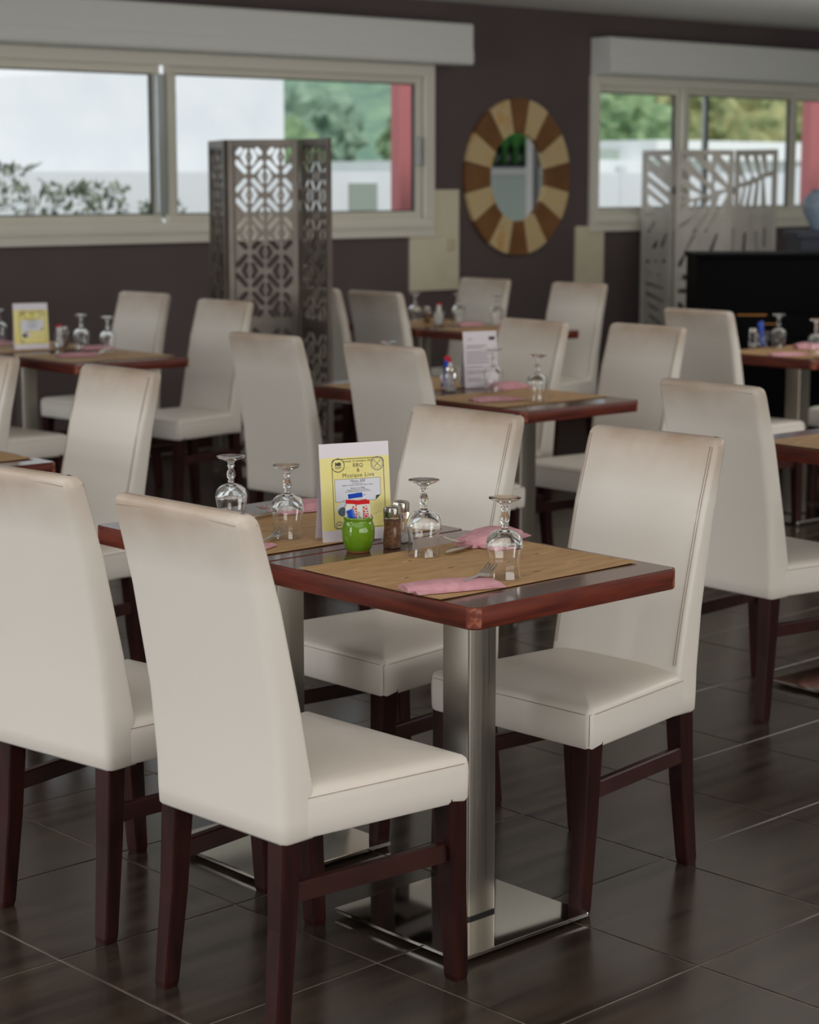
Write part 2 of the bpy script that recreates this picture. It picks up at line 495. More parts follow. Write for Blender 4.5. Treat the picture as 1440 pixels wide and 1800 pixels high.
def shutter(name, x0, x1, z0, z1, dep):
    s = bpy.data.objects.new(name, None); link(s); struct(s)
    bm = bmesh.new()
    pr = [(WY - .002, z0), (WY - dep + .02, z0), (WY - dep + .006, z0 + .006), (WY - dep, z0 + .02), (WY - dep, z0 + .085), (WY - dep + .006, z0 + .088), (WY - dep + .006, z1 - .012), (WY - dep + .016, z1), (WY - .002, z1)]
    loft(bm, [[(x0, y, z) for y, z in pr], [(x1, y, z) for y, z in pr]])
    obj('shutter_box', bm, M['shutter_box'], s)
    for xa in (x0 - .008, x1):
        b = bmesh.new()
        loft(b, [[(xx, y + (.0 if y > WY - .01 else .004), z) for y, z in pr] for xx in (xa, xa + .008)])
        obj('end_cap', b, M['shutter_box'], s)
    return s
shutter('trim_1', 3.2, 8.66, 2.237, 2.487, .20)
shutter('trim_2', 9.925, 14.2, 2.227, 2.468, .19)
# beige service panels below the windows
p = struct(obj('trim_3', B((8.30, WY - .022, .845), (8.71, WY - .001, 1.186), .003), M['beige_panel']))
obj('upper_panel', B((8.492, WY - .021, 1.186), (8.71, WY - .001, 1.475), .003), M['beige_panel'], p)
sw = obj('switch_plate', B((8.60, WY - .032, 1.09), (8.665, WY - .021, 1.17), .004), M['switch'], p)
obj('rocker', B((8.615, WY - .038, 1.105), (8.65, WY - .031, 1.155), .003), M['switch'], sw)
struct(obj('trim_4', B((9.78, WY - .022, .80), (10.05, WY - .001, 1.228), .003), M['beige_panel']))
struct(obj('baseboard_back', B((-6.8, WY - .012, 0), (17.0, WY - .0005, .08), .002), M['wood_dark']))

# ------------------------------------------------------------------ outside
gz = -.35
g = obj('ground', B((-40, WY + .3, gz - .2), (120, 150, gz)), M['ground']); struct(g)
hb = bmesh.new()
random.seed(4)
nx, ny = 70, 12
hv = []
for i in range(nx + 1):
    row = []
    for j in range(ny + 1):
        x = 0 + 170.0 * i / nx; y = 70 + 80.0 * j / ny
        z = gz + 24 * (j / ny) ** .8 * (.75 + .25 * sin(i * .23 + 1)) + (random.uniform(-.9, .9) if 0 < j else 0)
        row.append(hb.verts.new((x, y, z)))
    hv.append(row)
for i in range(nx):
    for j in range(ny): hb.faces.new((hv[i][j], hv[i + 1][j], hv[i + 1][j + 1], hv[i][j + 1]))
struct(obj('hill', hb, M['hill'], smooth=60))

bld = thing('building', 'large plain white building outside the window with a straight right corner', 'building', (3.4, 15, gz))
bm = bmesh.new(); box(bm, (-9.4, -1.0, 0), (7.4, 5, 9)); obj('facade', bm, M['facade'], bld)
bm = bmesh.new(); box(bm, (-9.5, -1.1, 9), (7.5, 5.1, 9.25)); obj('parapet', bm, M['roof_edge'], bld)
fn = thing('fence', 'white panelled fence outside behind the bushes', 'fence', (7, 13, gz))
for k in range(13):
    a = -6.0 + k * 1.3
    if k == 7 : pass
    bm = bmesh.new(); box(bm, (a + .04, -.02, .05), (a + 1.26, .02, 1.95 + .0), .004)
    obj('fence_panel', bm, M['fence'], fn)
    obj('fence_post', B((a - .04, -.04, 0), (a + .04, .04, 2.01), .004), M['fence'], fn)
obj('grey_door', B((3.68, -.05, .1), (3.97, -.021, 1.86), .004), M['fence_panel'], fn)
for k, (x, y, lab) in enumerate(((9.57, 11.0, 'red post outside near the right end of the long window'), (14.26, 11.0, 'red post outside at the photo right edge beyond the leaf screen'))):
    t = thing('red_post', lab, 'post', (x, y, gz), 0, None)
    obj('shaft', B((-.085, -.05, .12), (.085, .05, 3.6), .006), M['red_post'], t)
    obj('foot', B((-.13, -.13, 0), (.13, .13, .12), .006), M['facade'], t)
shed = thing('low_building', 'low white flat-roofed building outside beyond the right-hand window', 'building', (22.5, 19, gz))
obj('wall', B((-3.5, 0, 0), (5, 5, 2.15)), M['facade'], shed)
obj('roof_edge', B((-1.6, -.25, 2.15), (5.2, 5.2, 2.42), .01), M['roof_edge'], shed)
obj('shutter_door', B((-1.0, -.05, 0), (.2, 0.0, 1.7), .005), M['fence_panel'], shed)
obj('roof_box', B((-3.4, .3, 2.15), (-1.75, 3, 2.3), .01), M['fence_panel'], shed)

def blob(bm, c, r, sub=3, rough=.22, sq=1.0):
    res = bmesh.ops.create_icosphere(bm, subdivisions=sub, radius=1.0)
    ph = [random.uniform(0, 6.28) for _ in range(6)]
    for v in res['verts']:
        n = v.co.copy()
        s = 1 + rough * (sin(5 * n.x + ph[0]) * sin(6 * n.y + ph[1]) + .7 * sin(11 * n.z + ph[2]) * sin(10 * n.x + ph[3])) + random.uniform(-.10, .10)
        v.co = Vector(c) + Vector((n.x * r * s, n.y * r * s, n.z * r * s * sq))
def tree(x, y, h, r, m, label, n=6):
    t = thing('tree', label, 'tree', (x, y, gz))
    bm = bmesh.new(); tube(bm, [(0, 0, 0), (.1, 0, h * .4), (0, .1, h * .65)], [r * .09, r * .07, r * .04], 8)
    obj('trunk', bm, M['bark'], t)
    bm = bmesh.new()
    for k in range(n):
        a = 2 * pi * k / n + random.uniform(-.3, .3)
        blob(bm, (cos(a) * r * .42, sin(a) * r * .42, h - r * random.uniform(.6, 1.25)), r * random.uniform(.42, .52), 4)
    blob(bm, (0, 0, h - r * .7), r * .66, 4)
    obj('crown', bm, M[m], t)
for args in (
    (18.2, 27, 3.3, 1.5, 'leaf_green', 'light green tree just right of the white building corner'),
    (21.6, 28.5, 3.0, 1.5, 'leaf_green', 'rounded green tree behind the fence by the long window'),
    (24.4, 31.5, 3.7, 1.6, 'leaf_blue', 'blue-green tree behind the fence near the red post'),
    (28.4, 31.5, 3.4, 1.6, 'leaf_green', 'bushy green tree beside the red post of the long window'),
    (32.5, 30.5, 4.0, 1.8, 'leaf_green', 'green tree over the left end of the low white building'),
    (37.2, 32, 4.6, 2.3, 'leaf_olive', 'olive-yellow tree over the low white building'),
    (42.6, 35.5, 5.0, 2.4, 'leaf_olive', 'olive tree behind the mullion of the right-hand window'),
    (46.4, 32.5, 4.0, 2.0, 'leaf_green', 'green tree right of the sash bar in the right-hand window'),
    (52.4, 36, 5.2, 2.4, 'leaf_blue', 'blue-green tree above the top of the leaf screen'),
    (57.4, 34.5, 5.0, 2.3, 'leaf_olive', 'olive tree near the right end of the right-hand window')):
    tree(*args)

def bush(x, y, h, r, lab, seed):
    random.seed(seed)
    t = thing('bush', lab, 'bush', (x, y, gz))
    bm = bmesh.new()
    for k in range(5):
        a = k * 1.26; tube(bm, [(0, 0, 0), (cos(a) * r * .4, sin(a) * r * .4, h * .5), (cos(a) * r * .7, sin(a) * r * .7, h * .9)], [.02, .014, .006], 5)
    obj('branches', bm, M['bark'], t)
    bm = bmesh.new()
    for k in range(520):
        z = h * (1 - .75 * random.random() ** 1.4); rr = r * sqrt(random.random()) * (1.05 - .55 * abs(z / h - .55))
        a = random.uniform(0, 6.28)
        c = Vector((cos(a) * rr, sin(a) * rr, z)); s = random.uniform(.03, .06)
        q = Matrix.Rotation(random.uniform(0, 6.28), 3, 'Z') @ Matrix.Rotation(random.uniform(-1.2, 1.2), 3, 'X')
        bm.faces.new([bm.verts.new(c + q @ Vector(p)) for p in ((0, -s, 0), (s * .45, 0, .008), (0, s, 0), (-s * .45, 0, .008))])
    lv = obj('leaves', bm, M['leaf_grey'], t); lv['kind'] = 'stuff'
for args in ((6.95, 12.2, 1.98, .42, 'taller grey-green bush at the left edge of the long window', 11), (7.75, 12.3, 1.86, .34, 'thin grey-green bush right of the taller one outside', 12), (8.35, 12.3, 1.72, .22, 'smallest sparse bush left of the window mullion', 13)):
    bush(*args)

# ------------------------------------------------------------------ dining chair (local +x is the way it faces)
ZT = .972
PROF = [(.36, -.223, -.135, .187), (.46, -.225, -.145, .187), (.60, -.238, -.172, .187), (.80, -.273, -.218, .188), (.975, -.316, -.270, .187)]
def back_bm():
    bm = bmesh.new()
    loops = []
    def ring(z, ins, dz=None):
        xr, xf, hw = lerp(PROF, z)
        out = []
        for (x, y) in rrect(xr + ins, xf - ins * .9, -hw + ins, hw - ins, .02, 4, (max(.013 - ins * .5, .004), max(.02 - ins, .004), max(.02 - ins, .004), max(.013 - ins * .5, .004))):
            bow = .006 * (1 - (y / hw) ** 2) * min(1, max(0, (z - .45) / .2))       # slight cushion of the front, hollow of the rear
            zz = z
            if z < .40:                                                             # hem: a tab covers the top of each rear leg
                zz = z + (.0 if abs(y) > hw - .07 else .007)
            if z > .95: zz = z + .004 * (1 - (y / hw) ** 2)
            out.append((x + (bow if x > (xr + xf) / 2 else bow * .4), y, zz))
        return out
    for z, ins in ((.362, .006), (.368, .001), (.40, 0), (.46, 0), (.53, 0), (.60, 0), (.70, 0), (.80, 0), (.89, 0), (.945, 0), (.958, .0012), (.966, .005), (.971, .012), (.9725, .024)):
        loops.append(ring(z, ins))
    loft(bm, loops)
    return bm
def seat_bm():
    bm = bmesh.new()
    loops = []
    def ring(z, ins, low=False):
        out = []
        for (x, y) in rrect(-.165, .212 - ins, -.236 + ins, .236 - ins, .02, 4, (max(.016 - ins, .004), .004, .004, max(.016 - ins, .004))):
            yy = y * (1 - .21 * (1 - (x + .165) / .377))
            zz = z
            if low: zz = z + (0 if (x > .150 and abs(y) > .165) or (x < -.1) else .017)
            out.append((x, yy, zz))
        return out
    loops.append(ring(.366, .004, True)); loops.append(ring(.372, 0, True))
    for z, ins in ((.40, -.001), (.425, -.0015), (.441, 0), (.449, .003), (.455, .010), (.460, .025), (.464, .06), (.4665, .11), (.4675, .16)):
        loops.append(ring(z, ins))
    loft(bm, loops)
    return bm
def seam_tube(pts):
    bm = bmesh.new(); tube(bm, pts, .0007, 5); return bm
def seam_lines():
    out = []
    for s in (-1, 1):
        for dd in (.010, .016):
            pts = []
            for k in range(9):
                z = .475 + .06 * k
                xr, xf, hw = lerp(PROF, z)
                pts.append((xf + .006 * (1 - ((hw - dd) / hw) ** 2) + .0004, s * (hw - dd), z))
            out.append(pts)
    xr, xf, hw = lerp(PROF, .953)
    pts = [(xf - .010, -hw - .0002, .953)]
    for k in range(9):
        y = -hw + .018 + (2 * hw - .036) * k / 8
        pts.append((xr - .0004 + .0024 * (1 - (y / hw) ** 2), y, .953 + .004 * (1 - (y / hw) ** 2)))
    out.append(pts + [(xf - .010, hw + .0002, .953)])
    def sy(x): return .236 * (1 - .21 * (1 - (x + .165) / .377)) + .0006
    out.append([(-.163, -sy(-.163), .4415), (.19, -sy(.19), .4415), (.206, -.232, .4415), (.2127, -.218, .4415), (.2127, .218, .4415), (.206, .232, .4415), (.19, sy(.19), .4415), (-.163, sy(-.163), .4415)])
    for s in (-1, 1): out.append([(.2083, s * .2308, .441), (.2093, s * .2318, .41), (.2083, s * .2308, .374)])
    return out
def leg_bm(x, y, fx, fy, t0, t1):
    bm = bmesh.new()
    L = []
    for z, t, k in ((.376, t0, 0), (.20, (t0 + t1) / 2, .35), (.012, t1, .96), (0, t1 - .004, 1)):
        cx = x + (fx - x) * k; cy = y + (fy - y) * k
        L.append([(px, py, z) for px, py in rrect(cx - t / 2, cx + t / 2, cy - t / 2, cy + t / 2, .003, 1)])
    loft(bm, L)
    return bm
chair0 = thing('dining_chair', 'x', 'chair')
obj('seat', seat_bm(), M['leather_seat'], chair0, smooth=50)
bk = obj('backrest', back_bm(), M['leather_back'], chair0, smooth=50)
for P_ in seam_lines(): obj('seam', seam_tube(P_), M['seam'], chair0)
for s in (-1, 1):
    obj('leg', leg_bm(.184, s * .206, .203, s * .206, .048, .036), M['wood_dark'], chair0)
    obj('leg', leg_bm(-.192, s * .155, -.222, s * .163, .046, .036), M['wood_dark'], chair0)
    bm = bmesh.new()
    loft(bm, [[(x, s * y + a, .265 + b) for a, b in ((-.010, -.018), (.010, -.018), (.010, .015), (.007, .018), (-.007, .018), (-.010, .015))] for x, y in ((-.205, .1625), (.19, .206))])
    obj('stretcher', bm, M['wood_rail'], chair0)
bm = bmesh.new()
vs = [[bm.verts.new((-.15 + .33 * i / 6, -.165 + .33 * j / 6, .378 - .03 * sin(pi * i / 6) * sin(pi * j / 6) - .008 * ((i * 7 + j * 5) % 3) / 2)) for j in range(7)] for i in range(7)]
for i in range(6):
    for j in range(6): bm.faces.new((vs[i][j], vs[i + 1][j], vs[i + 1][j + 1], vs[i][j + 1]))
obj('dust_cover', bm, M['black_cloth'], chair0, smooth=80)

CH = [  # x, y, angle, label
    (2.297, 2.927, 3.5, 'cream leatherette chair in the foreground, back turned, scuffed brown along its top edge'),
    (2.294, 3.54, 9, 'cream chair cut by the left photo edge, back turned, beside the foreground chair'),
    (3.130, 3.032, 183.5, 'cream chair facing the camera at the open right end of the front table'),
    (3.097, 3.64, 182, 'cream chair facing the camera behind the menu card and pepper shaker'),
    (3.07, 5.165, 183, 'cream chair facing the camera above the foreground chairs, beside the left table corner'),
    (3.0, 5.87, 183, 'cream chair facing the camera of which only one side strip shows at the left edge'),
    (4.79, 6.0, 6, 'cream chair with its back turned in front of the carved lattice screen'),
    (4.80, 5.325, 5, 'cream chair with its back turned, two glass feet peeping over its top'),
    (5.50, 5.84, 180, 'cream chair facing the camera right behind the white menu sheet'),
    (5.635, 5.33, 182, 'cream chair facing the camera beyond the right corner of the middle table'),
    (6.94, 7.90, 5, 'pale grey-lit chair with its back turned at the rear table under the beige wall panel'),
    (6.94, 8.40, 5, 'cream chair mostly hidden by the lattice screen, a thin sliver showing beside it'),
    (7.72, 8.46, 185, 'tan-lit chair facing the camera at the rear table, under the round mirror'),
    (7.785, 7.76, 186, 'tall cream chair facing the camera below the narrow beige wall strip'),
    (5.43, 8.55, 186, 'cream chair facing the camera against the dark wall behind two upturned glasses'),
    (5.35, 7.75, 185, 'cream chair with a greyish stained backrest at the right end of the rear left table'),
    (4.30, 7.62, 5, 'cream chair at the rear left table of which only the seat shows'),
    (7.085, 5.845, 2, 'cream chair with its back turned in front of the black piano'),
    (4.655, 3.69, -1, 'cream chair with its back turned at the right edge table, seat cut by the frame'),
    (7.99, 5.74, 181, 'cream chair by the piano at the right edge, only a pale seat corner showing'),
]
for k, (x, y, a, lab) in enumerate(CH):
    if k == 0:
        chair0.location = (x, y, 0); chair0.rotation_euler = (0, 0, radians(a)); chair0['label'] = lab; chair0['group'] = 'cream dining chairs'
    else: dup(chair0, (x, y, 0), radians(a), lab, 'cream dining chairs')

# ------------------------------------------------------------------ tables (x: depth .585, y: width .62), origin at floor under the centre
TW, TD, TZ = .618, .585, .76
tab0 = thing('bistro_table', 'x', 'table')
bm = bmesh.new()
hx, hy = TD / 2, TW / 2
loft(bm, [[(x, y, z) for x, y in rrect(-hx + i, hx - i, -hy + i, hy - i, .019)] for z, i in ((TZ - .042, .004), (TZ - .0015, .003), (TZ, .004))])
obj('tabletop', bm, M['table_top'], tab0, smooth=40)
bm = bmesh.new()
o1 = rrect(-hx, hx, -hy, hy, .020, 5); n1 = len(o1)
loft(bm, [[(x, y, z) for x, y in rrect(-hx + i, hx - i, -hy + i, hy - i, .020, 5)] for z, i in ((TZ - .0425, .004), (TZ - .0425, .0015), (TZ - .040, 0), (TZ - .0025, 0), (TZ - .0004, .0018), (TZ - .0004, .004))], False, False)
eb = obj('edge_band', bm, M['edge'], tab0, smooth=50)
for sx in (-1, 1):                                                # rubbed corners: a thin worn film on the outside of the band
    for sy in (-1, 1):
        bm = bmesh.new()
        cx, cy = sx * (hx - .020), sy * (hy - .020)
        cols = []
        for k in range(7):
            a = math.atan2(sy, sx) + radians(-45 + 15 * k)
            cols.append([bm.verts.new((cx + cos(a) * r, cy + sin(a) * r, z)) for z, r in ((TZ - .0395, .0204), (TZ - .03, .0204), (TZ - .012, .0204), (TZ - .0028, .0204), (TZ - .0008, .0190))])
        for a, b in zip(cols, cols[1:]):
            for q in range(4): bm.faces.new((a[q], b[q], b[q + 1], a[q + 1]))
        obj('worn_corner', bm, M['scuff'], tab0, smooth=60)
bm = bmesh.new()
loft(bm, [[(x, y, z) for x, y in rrect(-.04, .04, -.04, .04, .005, 3)] for z in (.0185, TZ - .0475)])
obj('pedestal', bm, M['brushed'], tab0, smooth=40)
bm = bmesh.new(); loft(bm, [[(x, y, z) for x, y in rrect(-.0415, .0415, -.0415, .0415, .006, 3)] for z in (.0182, .024)])
obj('collar', bm, M['hinge'], tab0)
obj('mount_plate', B((-.15, -.15, TZ - .0475), (.15, .15, TZ - .0425), .001), M['hinge'], tab0)
bm = bmesh.new()
loft(bm, [[(x, y, z) for x, y in rrect(-.199 + i, .181 - i, -.180 + i, .204 - i, .006, 3)] for z, i in ((.0095, .001), (.0105, 0), (.0165, 0), (.018, .0015))])
obj('base_plate', bm, M['chrome'], tab0, smooth=30)
for sx in (-1, 1):
    for sy in (-1, 1):
        bm = bmesh.new(); lathe(bm, [(0, 0), (.014, 0), (.016, .003), (.016, .0095), (0, .0095)], 10)
        obj('glide', bm, M['hinge'], tab0, loc=(sx * .155 - .009, sy * .155 + .012, 0))
g2 = TW + .003
TABLES = [
    (2.7464, 2.9517, 'front table at the right of the front pair, dark top with red-brown edge'),
    (2.730, 3.5725, 'front table at the left of the front pair, behind the foreground chairs'),
    (2.62, 5.135, 'dark table at the left photo edge, only its corner showing above a chair back'),
    (2.62, 5.135 + g2, 'dark table beyond the left photo edge, joined to the corner that shows'),
    (5.04, 5.15, 'middle table with the white menu sheet, right half of its pair'),
    (5.04, 5.15 + g2, 'middle table hidden behind two turned chairs, left half of its pair'),
    (4.825, 7.64, 'rear left table with two upturned glasses, the half near the stained chair'),
    (4.825, 7.64 + g2, 'rear left table holding a yellow menu card at the photo edge'),
    (7.30, 7.63, 'rear table under the mirror, right half with pink napkins'),
    (7.30, 7.63 + g2, 'rear table beside the lattice screen, left half of its pair'),
    (7.355, 5.71, 'table in front of the black piano with a blue sachet glass'),
    (4.995, 3.59, 'red-edged table at the right photo edge beside a turned chair'),
]
for k, (x, y, lab) in enumerate(TABLES):
    if k == 0: tab0.location = (x, y, 0); tab0.rotation_euler = (0, 0, radians(1.5)); tab0['label'] = lab; tab0['group'] = 'bistro tables'
    else: dup(tab0, (x, y, 0), radians(1.5) if k == 1 else 0, lab, 'bistro tables')

# ------------------------------------------------------------------ on the tables
def placemat(x0, x1, y0, y1, lab, rz=0, marks=True):
    cx, cy = (x0 + x1) / 2, (y0 + y1) / 2; a, b = (x1 - x0) / 2, (y1 - y0) / 2
    t = thing('placemat', lab, 'placemat', (cx, cy, TZ), rz, 'brown placemats')
    bm = bmesh.new()
    n = 10
    rows = []
    for zt in (0.0004, .0019):
        rows.append([[bm.verts.new((-a + 2 * a * i / n, -b + 2 * b * j / n, zt + (.0012 * (abs(2 * i / n - 1) ** 6 + abs(2 * j / n - 1) ** 6)))) for j in range(n + 1)] for i in range(n + 1)])
    for lay in rows:
        for i in range(n):
            for j in range(n): bm.faces.new((lay[i][j], lay[i + 1][j], lay[i + 1][j + 1], lay[i][j + 1]))
    lo, hi = rows
    for i in range(n):
        bm.faces.new((lo[i][0], lo[i + 1][0], hi[i + 1][0], hi[i][0])); bm.faces.new((lo[i][n], lo[i + 1][n], hi[i + 1][n], hi[i][n]))
        bm.faces.new((lo[0][i], lo[0][i + 1], hi[0][i + 1], hi[0][i])); bm.faces.new((lo[n][i], lo[n][i + 1], hi[n][i + 1], hi[n][i]))
    obj('sheet', bm, M['mat_paper'], t)
    if marks:
        random.seed(int(cx * 100))
        bm = bmesh.new()
        for i in range(4):
            for j in range(3):
                px, py = -a + a * (.3 + .47 * i) + random.uniform(-.02, .02), -b + b * (.35 + .65 * j) + random.uniform(-.02, .02)
                for q in range(4):
                    dx, dy = random.uniform(-.014, .014), random.uniform(-.005, .005); L = random.uniform(.008, .020)
                    vs = [bm.verts.new((px + dx + u * L, py + dy + v * .0024, .0023)) for u, v in ((-1, 0), (0, -1), (1, 0), (0, 1))]
                    bm.faces.new(vs)
        o = obj('printed_marks', bm, M['mat_mark'], t); o['kind'] = 'stuff'
    return t
placemat(2.458, 3.015, 2.735, 3.150, 'brown wood-print placemat at the front right of the front table', radians(1.2))
placemat(2.452, 3.000, 3.318, 3.735, 'brown wood-print placemat behind the foreground chair, left of the green pot', radians(1.2))
placemat(2.345, 2.89, 4.92, 5.33, 'brown placemat corner on the table at the left photo edge')
placemat(4.765, 5.31, 4.97, 5.38, 'brown placemat under the two glasses of the middle table')
placemat(4.765, 5.31, 5.55, 5.96, 'brown placemat on the middle table between two turned chairs')
placemat(4.55, 5.095, 7.42, 7.85, 'pale-lit placemat under the two glasses of the rear left table')
placemat(4.55, 5.095, 8.04, 8.46, 'placemat on the rear left table behind the yellow menu card')
placemat(7.03, 7.57, 7.41, 7.84, 'pale-lit placemat with pink napkins on the table under the mirror')
placemat(7.03, 7.57, 8.03, 8.46, 'placemat on the rear table near the lattice screen')
placemat(7.08, 7.63, 5.48, 5.95, 'brown placemat on the table before the piano')
placemat(4.72, 5.27, 3.36, 3.80, 'brown placemat on the table at the right photo edge')

# wine glass, standing on its rim
gl0 = thing('wine_glass', 'x', 'glass')
outer = [(.0335, .0008), (.0328, .006), (.0318, .016), (.0314, .026), (.0320, .038), (.0340, .050), (.0358, .060), (.0364, .068), (.0352, .077), (.0310, .0855), (.0240, .0915), (.0150, .0950), (.0085, .0970)]
stem = [(.0062, .0995), (.0072, .1025), (.0062, .1055), (.0068, .1075), (.0088, .1115), (.0098, .1165), (.0090, .1220), (.0066, .1290), (.0056, .1335), (.0080, .1358), (.0088, .1378), (.0074, .1398), (.0070, .1425), (.0076, .1450), (.0120, .1490), (.0220, .1530), (.0305, .1565), (.0325, .1585), (.0322, .1600), (.0290, .1598), (.0120, .1572), (0, .1568)]
inner = [(0, .0912), (.008, .0908), (.016, .0888), (.0245, .0838), (.0305, .0775), (.0334, .0705), (.0345, .066), (.0340, .058), (.0326, .050), (.0307, .038), (.0301, .026), (.0306, .016), (.0317, .006), (.0326, .0006)]
bm = bmesh.new()
R = lathe(bm, outer + stem, 28)
R2 = lathe(bm, inner, 28)
for k in range(28): bm.faces.new((R[0][k], R[0][(k + 1) % 28], R2[-1][(k + 1) % 28], R2[-1][k]))
obj('goblet', bm, M['glass'], gl0, smooth=60)
GL = [
    (2.699, 2.801, 'upturned wine glass at the front right corner beside the pink napkin and fork'),
    (2.736, 3.083, 'upturned wine glass just right of the pepper shaker on the front table'),
    (2.654, 3.441, 'upturned wine glass left of the yellow menu card on the front table'),
    (2.648, 3.641, 'upturned wine glass rising behind the top of the foreground chair'),
    (5.10, 5.36, 'upturned wine glass in front of the white menu sheet'),
    (5.02, 5.05, 'upturned wine glass standing right of the white menu sheet on the middle table'),
    (5.025, 5.87, 'upturned wine glass of which the foot shows over a chair back, the left of two'),
    (4.87, 5.545, 'upturned wine glass of which the foot shows over a chair back, the right of two'),
    (4.965, 7.986, 'upturned wine glass nearer the yellow card on the rear left table'),
    (4.974, 7.776, 'upturned wine glass on the rear left table with a spoon in front'),
    (4.90, 8.62, 'upturned wine glass cut by the left photo edge on the rear left table'),
    (7.29, 8.288, 'upturned wine glass left of the small bottle on the table under the mirror'),
    (7.44, 8.10, 'upturned wine glass right of the pink and blue sachets at the rear table'),
    (7.50, 7.86, 'upturned wine glass against the tan chair, rightmost on the rear table'),
    (7.42, 5.88, 'upturned wine glass before the piano beside the blue sachets'),
    (7.265, 5.545, 'upturned wine glass before the piano cut by the right photo edge'),
]
for k, (x, y, lab) in enumerate(GL):
    if k == 0: gl0.location = (x, y, TZ + .0035); gl0['label'] = lab; gl0['group'] = 'upturned wine glasses'
    else: dup(gl0, (x, y, TZ + .0035), k * .7, lab, 'upturned wine glasses')

# folded napkin pouch and cutlery
def napkin_bm(L, Wd, h, seed):
    random.seed(seed)
    bm = bmesh.new()
    loops = []
    n = 9
    for i in range(n):
        u = i / (n - 1)
        w = Wd / 2 * (.62 + .38 * min(1, u * 3.2)) * (1 - .08 * u); hh = h * (.55 + .45 * sin(pi * min(1, u * .9 + .1))) * (1 if i < n - 1 else .75)
        sk = .006 * sin(u * 5 + seed)
        loops.append([(-L / 2 + L * u + .006 * a, sk + w * b, max(0, hh * c + random.uniform(-.0006, .0006))) for a, b, c in ((0, -1, 0), (0, -1, .3), (.2, -.8, .8), (.3, -.3, 1), (.2, .25, .93), (.1, .75, .9), (0, .98, .5), (0, 1, 0))])
    loft(bm, loops)
    loft(bm, [[(-L * .45 + L * .95 * u, -Wd * .47 + .012 * sin(u * 3), .0015), (-L * .45 + L * .95 * u, -Wd * .62, .0008), (-L * .45 + L * .95 * u, -Wd * .62, .002), (-L * .45 + L * .95 * u, -Wd * .4, .006)] for u in (0, .3, .6, 1)])
    return bm
NK = [
    (2.55, 2.797, -17, .195, .075, .016, 'pink folded napkin at the near corner of the front table, fork sticking out'),
    (2.955, 3.115, 14, .20, .075, .030, 'pink folded napkin behind the glasses of the front table, knife and fork towards the pot'),
    (2.925, 3.715, -12, .19, .085, .022, 'dull pink folded napkin behind the left glasses of the front table'),
    (2.475, 3.375, 24, .17, .07, .014, 'pink folded napkin hidden behind the foreground chair except its tip'),
    (4.905, 5.145, -17, .19, .075, .014, 'pink folded napkin at the near edge of the middle table'),
    (5.22, 5.41, 8, .16, .07, .028, 'pink folded napkin with dark fold behind the middle table glasses'),
    (4.75, 7.675, -10, .19, .075, .016, 'pink folded napkin at the near edge of the rear left table'),
    (5.02, 7.93, -10, .15, .07, .02, 'pink folded napkin behind the two glasses of the rear left table'),
    (4.80, 8.43, 0, .17, .07, .02, 'pink folded napkin left of the yellow card at the photo edge'),
    (7.34, 7.90, -8, .16, .07, .02, 'pink folded napkin at the middle of the rear table under the mirror'),
    (7.48, 7.74, 0, .15, .08, .022, 'pink folded napkin by the rightmost glass of the rear table'),
    (7.54, 5.78, -20, .17, .08, .03, 'pink folded napkin behind the glass before the piano'),
    (7.16, 5.62, -17, .18, .075, .014, 'pink folded napkin at the near edge of the table before the piano'),
]
for k, (x, y, a, L, Wd, h, lab) in enumerate(NK):
    o = obj('napkin', napkin_bm(L, Wd, h, k + 2), M['napkin'], None, smooth=40, loc=(x, y, TZ + .0038), rz=radians(a))
    tag(o, lab, 'napkin', 'pink napkins')

def strip(bm, path, widths, th):
    """ribbon solid: path of (x, z), half widths"""
    loft(bm, [[(x, -w, z - th / 2), (x, w, z - th / 2), (x, w, z + th / 2), (x, -w, z + th / 2)] for (x, z), w in zip(path, widths)])
def fork(lab, loc, rz):
    t = thing('fork', lab, 'fork', loc, rz, 'forks in the napkins')
    bm = bmesh.new(); strip(bm, [(-.06, .006), (-.01, .007), (.0, .007)], [.005, .0035, .0032], .0022); obj('handle', bm, M['cutlery'], t)
    bm = bmesh.new(); strip(bm, [(0, .007), (.012, .004), (.026, .004), (.036, .006)], [.0032, .0085, .0115, .0120], .002); obj('head', bm, M['cutlery'], t, smooth=50)
    for k in range(4):
        y = -.0102 + .0068 * k
        b = bmesh.new(); loft(b, [[(x, y - w, z - .0009), (x, y + w, z - .0009), (x, y + w, z + .0009), (x, y - w, z + .0009)] for x, z, w in ((.035, .0058, .0020), (.055, .0118, .0017), (.074, .020, .0009))])
        obj('tine', b, M['cutlery'], t)
    return t
def knife(lab, loc, rz):
    t = thing('knife', lab, 'knife', loc, rz, 'knives in the napkins')
    bm = bmesh.new(); loft(bm, [[(x, -w, z), (x, w * .9, z), (x, w * .9, z + .0016), (x, -w, z + .0016)] for x, w, z in ((-.02, .006, .004), (.02, .0085, .004), (.06, .0085, .004), (.085, .005, .004), (.094, .001, .004))])
    obj('blade', bm, M['cutlery'], t)
    bm = bmesh.new(); strip(bm, [(-.08, .005), (-.05, .005), (-.02, .005)], [.007, .0065, .005], .005); obj('handle', bm, M['cutlery'], t)
    return t
fork('steel fork out of the near pink napkin, tines under the front glass', (2.615, 2.79, TZ + .012), radians(22))
fork('steel fork lying left of the pot beside the foreground chair top', (2.585, 3.415, TZ + .008), radians(32))
fork('steel fork out of the napkin behind the front glasses', (2.875, 3.095, TZ + .014), radians(172))
knife('steel knife out of the napkin behind the front glasses', (2.86, 3.075, TZ + .006), radians(196))
fork('steel fork out of the dull pink napkin behind the left glasses', (2.83, 3.735, TZ + .010), radians(214))
